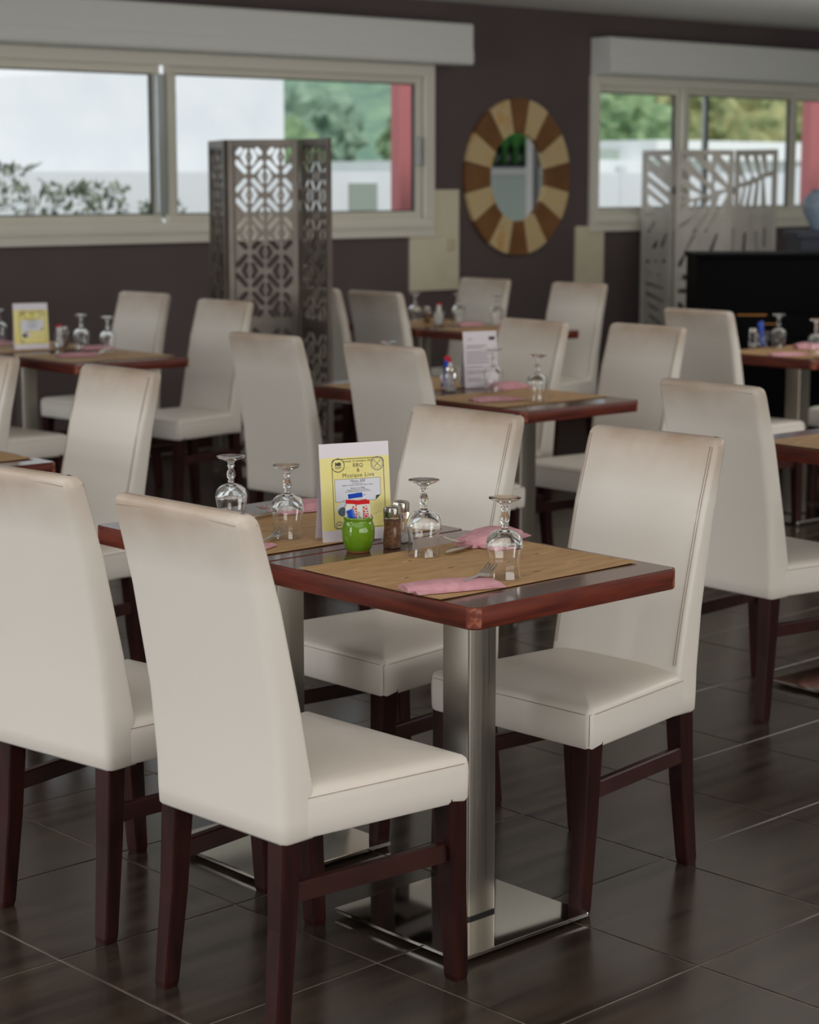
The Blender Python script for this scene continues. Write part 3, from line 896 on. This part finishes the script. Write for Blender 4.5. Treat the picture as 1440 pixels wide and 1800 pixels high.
knife('steel knife out of the dull pink napkin behind the left glasses', (2.82, 3.70, TZ + .005), radians(196))
fork('shiny cutlery end before the rear left table glass', (4.84, 7.665, TZ + .008), radians(15))
knife('shiny knife end by the napkin at the left photo edge', (4.88, 8.36, TZ + .006), radians(-30))

# ------------------------------------------------------------------ menu cards
def place_on(parent, mtx_list): pass
def card(lab, p_l, p_r, h, tilt, kind, label_group=None):
    """p_l, p_r: lower corners seen left and right; the printed side faces the viewer of that left-right order"""
    a = Vector((p_l[0], p_l[1], 0)); b = Vector((p_r[0], p_r[1], 0)); w = (b - a).length
    rz = math.atan2(b.y - a.y, b.x - a.x)
    t = thing('menu_card', lab, 'menu card', ((a.x + b.x) / 2, (a.y + b.y) / 2, TZ + .003), rz)
    Mx = Matrix.Rotation(radians(90 - tilt), 4, 'X')       # card plane: x to the right, y up, z towards the viewer
    bm = bmesh.new(); box(bm, (-w / 2, 0, -.0015), (w / 2, h, 0), 0, M4=Mx); obj('sheet', bm, M['card_white'], t)
    bm = bmesh.new(); box(bm, (-w / 2, 0.001, -.0025), (w / 2, .012, -.0015), 0, M4=Mx); box(bm, (-w * .45, .0008, -.05), (w * .45, .0025, -.002), 0, M4=Matrix.Identity(4) @ Matrix.Rotation(radians(90), 4, 'X') @ Matrix.Rotation(radians(-90), 4, 'X') @ Matrix.Identity(4)) if False else None
    obj('back_fold', bm, M['card_white'], t)
    bm = bmesh.new()
    pts = [Vector((-w * .48, h * .93, -.002)), Vector((w * .48, h * .93, -.002))]
    q = [Mx @ p for p in pts]; e = [Vector((w * .48, .055, .0006)), Vector((-w * .48, .055, .0006))]
    vv = [bm.verts.new(v) for v in q + e]; bm.faces.new(vv)
    ob = obj('rear_flap', bm, M['card_white'], t)
    def flat(name, m, polys, z):
        b = bmesh.new()
        for P in polys: b.faces.new([b.verts.new(Mx @ Vector((x, y, z))) for x, y in P])
        me = bpy.data.meshes.new(name)
        b.to_mesh(me); b.free(); me.materials.append(m)
        return link(bpy.data.objects.new(name, me), t)
    def R4(x0, y0, x1, y1): return [(x0, y0), (x1, y0), (x1, y1), (x0, y1)]
    def ring(cx, cy, r0, r1, n=28):
        return [[(cx + r0 * cos(a0), cy + r0 * sin(a0)), (cx + r1 * cos(a0), cy + r1 * sin(a0)), (cx + r1 * cos(a1), cy + r1 * sin(a1)), (cx + r0 * cos(a1), cy + r0 * sin(a1))] for a0, a1 in ((2 * pi * k / n, 2 * pi * (k + 1) / n) for k in range(n))]
    def disc(cx, cy, rx, ry, n=20): return [(cx + rx * cos(2 * pi * k / n), cy + ry * sin(2 * pi * k / n)) for k in range(n)]
    def txt(body, size, x, y, m=None, z=.0009, sp=1.0, shear=0, bold=0.0):
        T = Mx @ Matrix.Translation((x * w, y * h, z))
        if shear:
            S = Matrix.Identity(4); S[0][1] = shear; T = T @ S
        return text_mesh('lettering', body, size * h, m or M['ink'], t, T, sp, bold)
    if kind == 'sheet':
        flat('print_block', M['ink'], [R4(w * .26, h * .84, w * .44, h * .90)], .0006)
        txt('Menu', .045, -.28, .86, M['ink_grey'])
        rows = bmesh.new()
        L = []
        for k, (y, l) in enumerate(((.74, .6), (.70, .5), (.63, .7), (.59, .75), (.55, .62), (.51, .7), (.47, .66), (.43, .7), (.36, .5), (.29, .72), (.25, .55), (.16, .4), (.12, .5))):
            L.append(R4(-w * .42, h * y, -w * .42 + w * l, h * (y + .013)))
        flat('print_rows', M['ink_grey'], L, .0006)
        return t
    flat('yellow_panel', M['card_yellow'], [R4(-w * .5, h * .115, w * .5 - w * .1, h * .855)] if False else [R4(-w * .497, h * .115, w * .497, h * .855)], .0004)
    # thin rounded border line
    out = rrect(-w * .33, w * .42, h * .125, h * .84, w * .05, 4); inn = rrect(-w * .322, w * .412, h * .131, h * .834, w * .044, 4)
    n = len(out)
    flat('border_line', M['ink'], [[out[k], out[(k + 1) % n], inn[(k + 1) % n], inn[k]] for k in range(n)], .0006)
    flat('print_box', M['card_box'], [[(-w * .30, h * .40), (w * .28, h * .40), (w * .36, h * .455), (w * .36, h * .63), (-w * .30, h * .63)]], .0006)
    e = .0007
    flat('box_outline', M['ink'], [R4(-w * .30, h * .40, w * .28, h * .40 + e), R4(-w * .30, h * .63, w * .36, h * .63 + e), R4(-w * .30, h * .40, -w * .30 + e, h * .63), R4(w * .36 - e, h * .455, w * .36, h * .63), [(w * .28, h * .40), (w * .36, h * .455), (w * .29, h * .45)]], .0008)
    txt('Samedi 12 Octobre 2024', .033, .045, .812)
    txt('BBQ', .055, .045, .768, sp=1.15)
    txt('&', .052, .045, .717)
    txt('Musique Live', .058, .045, .667, sp=1.15)
    txt('Menu 30€', .040, .035, .607, shear=.25)
    for y, s, b in ((.582, .014, 'Formule du soir'), (.567, .015, 'Buffet de salades et plats avec dessert maison'), (.535, .020, 'Autour du BBQ'), (.517, .015, 'Merguez, chipolatas, brochettes'), (.502, .015, 'accompagnements et sauces au choix'), (.487, .014, 'a volonte'), (.462, .018, 'Reservation au bar'), (.415, .012, 'Boissons non comprises')):
        txt(b, s * 1.25, .03 if y > .42 else -.1, y)
    flat('round_logo', M['ink'], ring(-w * .24, h * .775, w * .085, w * .094) + [R4(-w * .29, h * .752, -w * .19, h * .758), R4(-w * .28, h * .742, -w * .20, h * .746)], .0006)
    txt('MB', .048, -.24, .785, bold=.0006)
    for k, ch in enumerate('Brasserie'):
        txt(ch, .018, -.27 + .022 * k, .715 + .004 * k)
    flat('crossed_logo', M['ink_grey'], ring(w * .325, h * .775, w * .082, w * .094) + ring(w * .325, h * .775, w * .062, w * .066) + [[(w * .275, h * .742), (w * .283, h * .738), (w * .375, h * .808), (w * .367, h * .812)], [(w * .367, h * .738), (w * .375, h * .742), (w * .283, h * .812), (w * .275, h * .808)]], .0006)
    # round picture of a man in a dark jacket, small
    flat('picture', M['card_box'], [disc(-w * .16, h * .325, w * .13, h * .075)], .0006)
    flat('picture_jacket', M['ink_blue'], [disc(-w * .185, h * .30, w * .085, h * .05, 14)], .0008)
    flat('picture_head', M['mat_mark'], [disc(-w * .135, h * .34, w * .035, h * .03, 14)], .0010)
    flat('picture_hair', M['ink'], [disc(-w * .135, h * .362, w * .035, h * .012, 12)], .0012)
    flat('small_logo', M['ink_grey'], ring(-w * .255, h * .165, w * .04, w * .052) + [R4(-w * .28, h * .160, -w * .23, h * .172)], .0006)
    flat('dots', M['ink'], [disc(w * (.14 + .035 * k), h * (.235 + .008 * k), w * .006, w * .006, 6) for k in range(8)], .0006)
    return t
card('yellow and white menu card for a barbecue evening, standing behind the green pot', (2.669, 3.336), (2.825, 3.288), .213, 6, 'yellow')
card('small yellow menu card standing on the rear left table', (4.715, 8.16), (4.868, 8.11), .212, 6, 'yellow')
card('white printed menu sheet standing on the middle table', (5.108, 5.522), (5.245, 5.483), .212, 6, 'sheet')

# ------------------------------------------------------------------ pots, sachets, shakers
pot = thing('condiment_pot', 'glossy green barrel pot holding sauce sachets in front of the menu card', 'pot', (2.67, 3.218, TZ + .0005))
bm = bmesh.new()
po = [(0, .003), (.024, .003), (.027, .006), (.031, .016), (.0345, .030), (.0355, .042), (.0345, .054), (.0315, .065), (.0300, .068), (.0308, .070), (.0318, .072), (.0318, .0745), (.0306, .076), (.0290, .075), (.0285, .068), (.031, .05), (.030, .02), (0, .012)]
lathe(bm, po, 32); obj('body', bm, M['pot'], pot, smooth=60)
bm = bmesh.new(); lathe(bm, [(0, 0), (.0245, 0), (.0255, .003), (.0255, .0045), (0, .0045)], 28); obj('foot_ring', bm, M['pot_foot'], pot)
camdir = math.atan2(-3.218, -2.67)
def sachet(lab, base, off, up, tilt, w, h, top='red', brand=True, m='sachet', turn=0):
    """off: sideways offset seen from the camera (right positive), up: z of its bottom"""
    side = Vector((sin(radians(HEAD)), -cos(radians(HEAD)), 0)); away = Vector((cos(radians(HEAD)), sin(radians(HEAD)), 0))
    P = Vector((base[0], base[1], 0)) + side * off[0] + away * off[1]
    t = thing('sachet', lab, 'sachet', (P.x, P.y, up), radians(HEAD - 90) + radians(turn), 'sauce sachets')
    Mx = Matrix.Rotation(radians(-tilt), 4, 'Y') @ Matrix.Rotation(radians(90), 4, 'X')
    bm = bmesh.new()
    n = 5
    for sgn in (1, -1):
        g = [[bm.verts.new(Mx @ Vector((-w / 2 + w * i / n, h * j / n, sgn * .0022 * sin(pi * i / n) * sin(pi * j / n)))) for j in range(n + 1)] for i in range(n + 1)]
        for i in range(n):
            for j in range(n): bm.faces.new((g[i][j], g[i + 1][j], g[i + 1][j + 1], g[i][j + 1]))
    obj('body', bm, M[m], t, smooth=60)
    if top:
        bm = bmesh.new(); box(bm, (-w / 2 - .0003, h * .89, -.0009), (w / 2 + .0003, h + .001, .0009), 0, M4=Mx); obj('top_band', bm, M[top], t)
    if brand:
        bm = bmesh.new()
        bm.faces.new([bm.verts.new(Mx @ Vector((x, y, .0027))) for x, y in ((w * .02, h * .2), (w * .30, h * .2), (w * .36, h * .5), (w * .30, h * .84), (w * .02, h * .84), (-w * .04, h * .5))])
        obj('label_patch', bm, M['red'], t)
        text_mesh('lettering', 'AMORA', h * .19, M['sachet'], t, Mx @ Matrix.Translation((w * .16, h * .52, .0031)) @ Matrix.Rotation(radians(-90), 4, 'Z'), 1.0, .0002)
        text_mesh('lettering', 'Crème', h * .11, M['ink'], t, Mx @ Matrix.Translation((-w * .3, h * .5, .0028)) @ Matrix.Rotation(radians(-80), 4, 'Z'))
    return t
pb = (2.67, 3.218)
zb = TZ + .045
sachet('white and red sauce sachet standing left in the green pot', pb, (-.0145, -.007), zb, -3, .029, .066)
sachet('white and red sauce sachet standing right in the green pot', pb, (.0150, -.009), zb, 5, .029, .066)
sachet('white sachet leaning at the right rim of the green pot', pb, (.0205, .004), zb, 12, .022, .066, brand=False)
sachet('blue sachet tip between the two red and white sachets', pb, (-.001, -.011), zb + .004, 22, .014, .046, None, False, 'blue')
sachet('tall white and blue sachet at the back of the green pot', pb, (.004, .012), zb, 8, .030, .078, 'blue', False)

def shaker(lab, loc, fill, lvl, group='shakers'):
    t = thing('shaker', lab, 'shaker', loc, .4, group)
    prof = [(0, 0), (.0160, 0), (.0175, .002), (.0178, .02), (.0172, .034), (.0160, .046), (.0158, .050), (.0170, .060), (.0172, .068), (.016, .070)]
    sm = bmesh.new()
    def sq(r, z, k=8, p=3.2):
        out = []
        for i in range(4 * k):
            a = 2 * pi * i / (4 * k); c, s = cos(a), sin(a); q = (abs(c) ** p + abs(s) ** p) ** (-1 / p)
            out.append((r * q * c, r * q * s, z))
        return out
    loft(sm, [sq(r, z) for r, z in prof[1:]]); obj('body', sm, M['glass'], t, smooth=50)
    sm = bmesh.new(); loft(sm, [sq(r - .0022, z + .0022 if z == 0 else z) for r, z in prof[1:] if z <= lvl]); obj('filling', sm, M[fill], t, smooth=50)
    sm = bmesh.new(); loft(sm, [sq(r, z) for r, z in ((.0172, .068), (.0176, .070), (.0178, .083), (.0165, .0885), (.013, .0905), (.005, .0915))]); cp = obj('cap', sm, M['cap'], t, smooth=40)
    sm = bmesh.new()
    for k in range(5):
        a = k * 1.257
        bmesh.ops.create_circle(sm, cap_ends=True, radius=.0012, segments=8, matrix=Matrix.Translation((.005 * cos(a), .005 * sin(a), .0918)))
    obj('holes', sm, M['hinge'], cp)
    return t
shaker('pepper shaker with steel cap right of the green pot', (2.752, 3.203, TZ + .0005), 'pepper', .062)
shaker('salt shaker half hidden behind the pepper shaker', (2.812, 3.245, TZ + .0005), 'salt', .03)
shaker('brown pepper shaker right of the small yellow card on the rear left table', (5.0, 8.19, TZ + .0035), 'pepper', .062)
shaker('pepper shaker like a slim bottle on the rear table under the beige panel', (7.31, 8.212, TZ + .0035), 'pepper', .062)
shaker('clear shaker at the turned chair edge on the middle table', (4.99, 5.475, TZ + .0035), 'salt', .03)
shaker('clear shaker next to the blue sachets before the piano', (7.37, 5.99, TZ + .0035), 'salt', .03)

def tumbler(lab, x, y, items):
    t = thing('condiment_tumbler', lab, 'tumbler', (x, y, TZ + .0035), 0, 'condiment tumblers')
    bm = bmesh.new()
    A = lathe(bm, [(0, 0), (.024, 0), (.0265, .002), (.031, .075)], 20); Bq = lathe(bm, [(.0295, .075), (.0255, .006), (0, .006)], 20)
    for k in range(20): bm.faces.new((A[-1][k], A[-1][(k + 1) % 20], Bq[0][(k + 1) % 20], Bq[0][k]))
    obj('cup', bm, M['glass'], t, smooth=60)
    for (lb, off, tl, h, m, top) in items:
        sachet(lb, (x, y), off, TZ + .012, tl, .022, h, top, False, m)
tumbler('glass tumbler with red-tipped sachets right of the small yellow card', 4.935, 8.12, [('red-tipped sachet in the tumbler by the small yellow card', (0, 0), 5, .098, 'sachet', 'red')])
tumbler('glass tumbler with pink and blue sachets on the rear table', 7.25, 8.05, [('pink-tipped sachet in the rear table tumbler', (-.008, 0), -6, .11, 'sachet', 'red'), ('blue-tipped sachet in the rear table tumbler', (.012, .003), 8, .098, 'sachet', 'blue')])
tumbler('glass tumbler with blue and red sachets beside the white menu sheet', 5.06, 5.565, [('blue sachet in the tumbler beside the white menu sheet', (-.010, 0), -4, .112, 'blue', 'red'), ('red-tipped sachet in the tumbler beside the white menu sheet', (.012, 0), 6, .10, 'sachet', 'red')])
tumbler('glass tumbler with bright blue sachets before the piano', 7.44, 5.99, [('bright blue sachet in the tumbler before the piano, upright one', (0, 0), 4, .112, 'blue', None), ('bright blue sachet in the tumbler before the piano, leaning right', (.010, .005), 14, .108, 'blue', None)])

# ------------------------------------------------------------------ folding screens
def screen_panel(w, h, holes, th, m, name, parent, z0):
    cu = bpy.data.curves.new('tmp', 'CURVE'); cu.dimensions = '2D'; cu.fill_mode = 'BOTH'; cu.extrude = th / 2
    def add(P):
        s = cu.splines.new('POLY'); s.points.add(len(P) - 1); s.use_cyclic_u = True
        for q, (x, y) in zip(s.points, P): q.co = (x, y, 0, 1)
    add([(0, z0), (w, z0), (w, z0 + h), (0, z0 + h)])
    for H in holes: add(H)
    o = bpy.data.objects.new('tmp', cu); C.objects.link(o)
    dg = bpy.context.evaluated_depsgraph_get()
    me = bpy.data.meshes.new_from_object(o.evaluated_get(dg))
    bpy.data.objects.remove(o); bpy.data.curves.remove(cu)
    me.transform(Matrix.Rotation(radians(90), 4, 'X'))
    me.name = name; me.materials.clear(); me.materials.append(m)
    return link(bpy.data.objects.new(name, me), parent)
def capsule(x0, y0, x1, y1, r, n=5):
    a = math.atan2(y1 - y0, x1 - x0)
    return [(x1 + r * cos(a - pi / 2 + pi * k / n), y1 + r * sin(a - pi / 2 + pi * k / n)) for k in range(n + 1)] + [(x0 + r * cos(a + pi / 2 + pi * k / n), y0 + r * sin(a + pi / 2 + pi * k / n)) for k in range(n + 1)]
def chevron(cx, cy, a, s):
    o = [(-.295, 0), (-.165, .225), (-.09, .262), (-.036, .24), (-.034, .155), (-.105, 0), (-.034, -.155), (-.036, -.24), (-.09, -.262), (-.165, -.225)]
    return [(cx + s * x * a, cy + y * a) for x, y in o]
def lattice_holes(xs, rows, cell, dz, zmin, zmax):
    H = []
    def dot(cx, cy, r): H.append([(cx + r * cos(k * pi / 4), cy + r * sin(k * pi / 4)) for k in range(8)])
    for j, cy in enumerate(rows):
        for cx in xs:
            dot(cx, cy, .036 * cell)
            H.append(chevron(cx, cy, cell * .98, 1)); H.append(chevron(cx, cy, cell * .98, -1))
            for sx in (-1, 1):
                for sy in (-1, 1):
                    px, py = cx + sx * cell * .26, cy + sy * dz * .262
                    L, r = .128 * cell, .084 * cell
                    yy = py + sy * (L + r)
                    if yy > zmax: L *= .35; py = zmax - L - r; px = cx + sx * cell * .31
                    if yy < zmin: L *= .35; py = zmin + L + r; px = cx + sx * cell * .31
                    H.append(capsule(px - sx * L, py + sy * L, px + sx * L, py - sy * L, r))
        if j + 1 < len(rows):
            cx, cy = sum(xs) / 2, (cy + rows[j + 1]) / 2
            dot(cx, cy, .032 * cell)
            H.append(chevron(cx, cy, cell * .84, 1)); H.append(chevron(cx, cy, cell * .84, -1))
    return H
def screen(name, lab, pts, h, m, holes_fn, frame):
    t = thing(name, lab, 'screen', (pts[0][0], pts[0][1], 0))
    o = Vector(pts[0])
    for k, (a, b) in enumerate(zip(pts, pts[1:])):
        a, b = Vector(a), Vector(b); d = b - a; w = d.length - .024
        ang = math.atan2(d.y, d.x)
        pn = bpy.data.objects.new('panel', None)
        hol = holes_fn(k, w, h - .03)
        pn = screen_panel(w, h - .03, hol, .008, m, 'panel', t, .03)
        pn.location = ((a - o).x + cos(ang) * .012, (a - o).y + sin(ang) * .012, 0); pn.rotation_euler = (0, 0, ang)
        bm = bmesh.new()
        f = frame
        box(bm, (0, -.011, 0), (f, .011, h), .002); box(bm, (w - f, -.011, 0), (w, .011, h), .002)
        box(bm, (f, -.010, h - f), (w - f, .010, h), .002); box(bm, (f, -.010, .03), (w - f, .010, .03 + f), .002)
        if name == 'lattice_screen': box(bm, (f, -.008, h - .925), (w - f, .008, h - .885), .002)
        obj('frame', bm, m, pn)
        if k:
            for z in (h * .25, h * .83):
                bm = bmesh.new(); lathe(bm, [(0, 0), (.007, 0), (.007, .05), (0, .05)], 8)
                obj('hinge', bm, M['hinge'], t, loc=((a - o).x, (a - o).y, z))
    return t
def lat(k, w, h):
    s = w / .40
    xs = [.118 * s, .298 * s]; top = h + .03
    return (lattice_holes(xs, [top - .086 - .188 * j for j in range(5)], .178 * s, .188, top - .885, top - .036) +
            lattice_holes(xs, [top - 1.02 - .188 * j for j in range(4)], .178 * s, .188, .08, top - .93))
screen('lattice_screen', 'tall bronze folding screen with cut-out lattice pattern before the long window', [(6.19, 8.66), (6.023, 8.285), (6.216, 7.924), (6.098, 7.545)], 1.735, M['screen_bronze'], lat, .034)

LEAF = {
1: (375, 410, 'A412,145 440,140 470,165 470,190 455,185|480,160 510,170 633,285 633,345 600,325 480,205|560,145 633,143 633,215 600,190|690,145 758,145 758,215 735,205|657,195 680,200 750,290 750,352 735,336 657,250|655,320 690,340 738,378 668,394 652,380|475,290 500,290 633,395 625,418 590,426 475,330|402,240 425,240 462,285 462,320 440,310 402,280|402,360 425,360 462,398 462,425 402,395|475,388 500,393 570,430 482,452 474,420|402,432 420,428 458,455 402,472|402,490 450,485 415,540 402,530|472,482 516,466 490,530 472,520|540,458 606,440 575,510 540,530 524,524|592,490 636,446 625,525 597,525|690,424 745,402 745,425 695,525 662,525|595,545 620,542 520,690 500,690|662,545 690,545 600,690 585,690|520,560 545,545 470,620 412,660 402,640|505,705 522,705 460,820 440,840|670,700 686,700 650,830 620,860 612,850|440,845 455,860 430,930 402,935 402,905|730,560 744,560 740,600 726,590|402,985 410,985 408,1010 402,1010|440,980 490,1000 480,1030 430,1025|402,1090 500,1085 500,1110 450,1125 402,1115|402,1190 430,1180 470,1250 440,1250 402,1215|480,1190 500,1190 500,1245 482,1240|402,1330 520,1290 540,1310 402,1365|402,1420 560,1380 570,1400 402,1450'),
2: (815, 300, 'A840,150 870,145 935,290 925,318 892,328 840,190|910,150 940,145 985,290 957,303 937,280 912,190|975,150 1000,150 1033,260 1015,280 997,268|1036,145 1088,145 1086,250 1047,268|842,275 850,275 880,326 842,344|842,378 878,356 850,500 842,500|890,368 923,350 890,515 868,515|937,348 968,335 945,520 917,520|987,324 1010,314 1010,520 977,520|1024,304 1084,290 1084,520 1047,520|885,690 905,690 900,860 870,860|970,680 985,680 985,750 1000,860 985,860|940,560 955,560 950,660 940,660|1030,560 1045,560 1050,800 1030,780|850,950 950,1010 950,1040 850,985|850,1050 950,1110 950,1140 850,1085'),
0: (125, 210, 'A158,155 190,150 245,200 240,222 205,215|245,150 312,150 312,210 290,205|158,258 180,262 312,375 312,400 290,390 158,285|158,338 175,342 308,455 310,488 285,480 158,370|158,422 180,427 300,518 200,523 158,480|155,548 170,557 232,548 190,573 155,573|200,790 230,750 243,760 225,810 202,812|257,780 290,700 305,700 275,800 259,808|158,690 213,612 225,620 180,700|155,900 185,890 185,908 155,918|220,890 240,890 238,908 222,910|270,885 295,880 295,905 272,913|155,970 167,970 167,993 155,990|182,985 205,985 205,995 182,995|230,990 265,990 262,1000 232,998|158,1052 290,1085 285,1095 160,1072|158,1122 170,1122 290,1180 285,1192 158,1145|165,1202 190,1207 280,1262 200,1240|180,1282 200,1287 280,1350 270,1360 185,1305|156,1350 170,1352 260,1430 250,1445 156,1385')}
def leaf_holes(k, w, h):
    u0, uw, t = LEAF[k]
    top = h + .03
    out = []
    for q in t[1:].split('|'):
        P = [tuple(float(v) for v in p.split(',')) for p in q.split()]
        P = [(min(max((x - u0) / uw * w, .03), w - .03), top - min(max((y - 105) / 1063.0, .032), 1.6)) for x, y in P]
        out.append(P)
    return out
screen('leaf_screen', 'pale pewter folding screen with palm leaf cut-outs before the right-hand window', [(10.367, 9.43), (10.269, 9.053), (10.691, 8.885), (10.645, 8.481)], 1.735, M['screen_pewter'], leaf_holes, .026)

# ------------------------------------------------------------------ mirror
mir = thing('wall_mirror', 'round wall mirror framed in alternating brown and cream wedges on the dark wall', 'mirror', (9.225, WY, 1.553))
AX, AZ, BX, BZ = .47, .503, .252, .285
for k in range(16):
    a0, a1 = radians(90 + 22.5 * (k - .5)), radians(90 + 22.5 * (k + .5))
    bm = bmesh.new()
    y0, y1 = -.032 - .003 * (k % 2), -.004
    n = 5; A = [a0 + .004 + (a1 - a0 - .008) * i / n for i in range(n + 1)]
    P = [(AX * cos(a), AZ * sin(a)) for a in A] + [(BX * cos(a), BZ * sin(a)) for a in A[::-1]]
    f = [bm.verts.new((x, y0, z)) for x, z in P]; b = [bm.verts.new((x, y1, z)) for x, z in P]
    bm.faces.new(f); bm.faces.new(b[::-1])
    for i in range(len(P)): bm.faces.new((f[i], b[i], b[(i + 1) % len(P)], f[(i + 1) % len(P)]))
    obj('wedge', bm, M['wedge_cream'] if k % 2 else M['wedge_brown'], mir)
bm = bmesh.new()
P = [(.262 * cos(2 * pi * k / 48), .296 * sin(2 * pi * k / 48)) for k in range(48)]
f = [bm.verts.new((x, -.012, z)) for x, z in P]; b = [bm.verts.new((x, -.006, z)) for x, z in P]
bm.faces.new(f); bm.faces.new(b[::-1])
for i in range(48): bm.faces.new((f[i], b[i], b[(i + 1) % 48], f[(i + 1) % 48]))
obj('mirror_glass', bm, M['mirror'], mir)
bm = bmesh.new()
P = [(.466 * cos(2 * pi * k / 48), .499 * sin(2 * pi * k / 48)) for k in range(48)]
f = [bm.verts.new((x, -.004, z)) for x, z in P]; b = [bm.verts.new((x, -.0005, z)) for x, z in P]
bm.faces.new(f); bm.faces.new(b[::-1])
for i in range(48): bm.faces.new((f[i], b[i], b[(i + 1) % 48], f[(i + 1) % 48]))
obj('backing', bm, M['mirror_back'], mir)

# ------------------------------------------------------------------ upright piano, stand and vase
pa = radians(HEAD - 90 + 1)
pno = thing('upright_piano', 'black upright piano at the right edge in front of the leaf screen', 'piano', (8.10, 6.97, 0), pa)
obj('case', B((0, 0.0, 0), (1.48, .36, 1.13), .006), M['piano'], pno)
obj('lid', B((-.012, -.012, 1.13), (1.492, .372, 1.156), .006), M['piano'], pno)
obj('key_bed', B((.02, -.26, .60), (1.46, 0, .70), .006), M['piano'], pno)
fb = obj('fallboard', B((.06, -.10, .70), (1.42, 0, .845), .01), M['piano'], pno)
obj('glint_strip', B((.20, -.104, .836), (.355, -.09, .845), .001), M['brass'], fb)  # short brass strip standing in for a gold reflection on the lacquer
obj('keys_cover', B((.06, -.25, .70), (1.42, -.10, .725), .006), M['piano'], pno)
obj('cover_glint', B((.34, -.104, .790), (.43, -.09, .797), .001), M['brass'], pno)  # second, lower gold reflection, also built as a brass strip
for x in (.05, 1.37):
    obj('leg', B((x, -.25, .05), (x + .06, -.19, .60), .006), M['piano'], pno)
    obj('toe_block', B((x - .01, -.28, 0), (x + .07, 0, .06), .006), M['piano'], pno)
for k in range(3):
    bm = bmesh.new(); tube(bm, [(.66 + .08 * k, 0, .07), (.66 + .08 * k, -.05, .06), (.66 + .08 * k, -.10, .05)], [.008, .012, .016], 8); obj('pedal', bm, M['brass'], pno)
st = thing('stand', 'dark square stand behind the piano carrying the vase', 'stand', (9.76, 7.41, 0), pa)
obj('body', B((-.19, -.2, 0), (.35, .2, 1.20), .006), M['bar_dark'], st); obj('top', B((-.21, -.22, 1.20), (.37, .22, 1.24), .004), M['bar_dark'], st)
vs_ = thing('vase', 'grey-blue round vase on the dark stand at the right photo edge', 'vase', (9.74, 7.43, 1.2405))
bm = bmesh.new()
lathe(bm, [(0, 0), (.05, 0), (.055, .006), (.075, .05), (.103, .105), (.113, .15), (.106, .18), (.08, .212), (.058, .225), (.055, .230), (.064, .238), (.061, .24), (.05, .232), (.048, .225), (.09, .18), (0, .05)], 32)
obj('body', bm, M['vase'], vs_, smooth=60)

# ------------------------------------------------------------------ far side of the room (seen in the mirror)
bar = thing('bar_counter', 'pale green-grey bar counter with a white top seen only in the mirror', 'counter', (16.4, 1.8, 0))
obj('front', B((-.3, -2.4, 0), (.3, 2.4, 1.58), .01), M['bar'], bar); obj('worktop', B((-.36, -2.45, 1.58), (.36, 2.45, 1.67), .01), M['column'], bar)
bs = thing('bottle_rack', 'green bottle rack above the bar seen in the mirror', 'rack', (16.9, 1.8, 0))
obj('back_panel', B((-.02, -2.3, 1.72), (.08, 2.3, 2.4), .01), M['green'], bs)
obj('shelf', B((-.25, -2.3, 1.69), (.08, 2.3, 1.72), .003), M['bar_dark'], bs)
random.seed(8)
bt = None
for k in range(5):
    if bt is None:
        bm = bmesh.new(); lathe(bm, [(0, 0), (.035, 0), (.037, .01), (.037, .18), (.014, .24), (.013, .30), (0, .30)], 12)
        bt = obj('bottle', bm, M['bottle'], None, smooth=50); b_ = bt
    else:
        b_ = bt.copy(); C.objects.link(b_)
    b_.location = (16.76, 1.25 + .19 * k, 1.7205)
    tag(b_, 'dark bottle on the green rack seen in the mirror', 'bottle', 'bottles on the rack')
col = struct(obj('trim_5', B((14.97, 3.72, 0), (15.07, 3.82, CEIL), .005), M['column']))
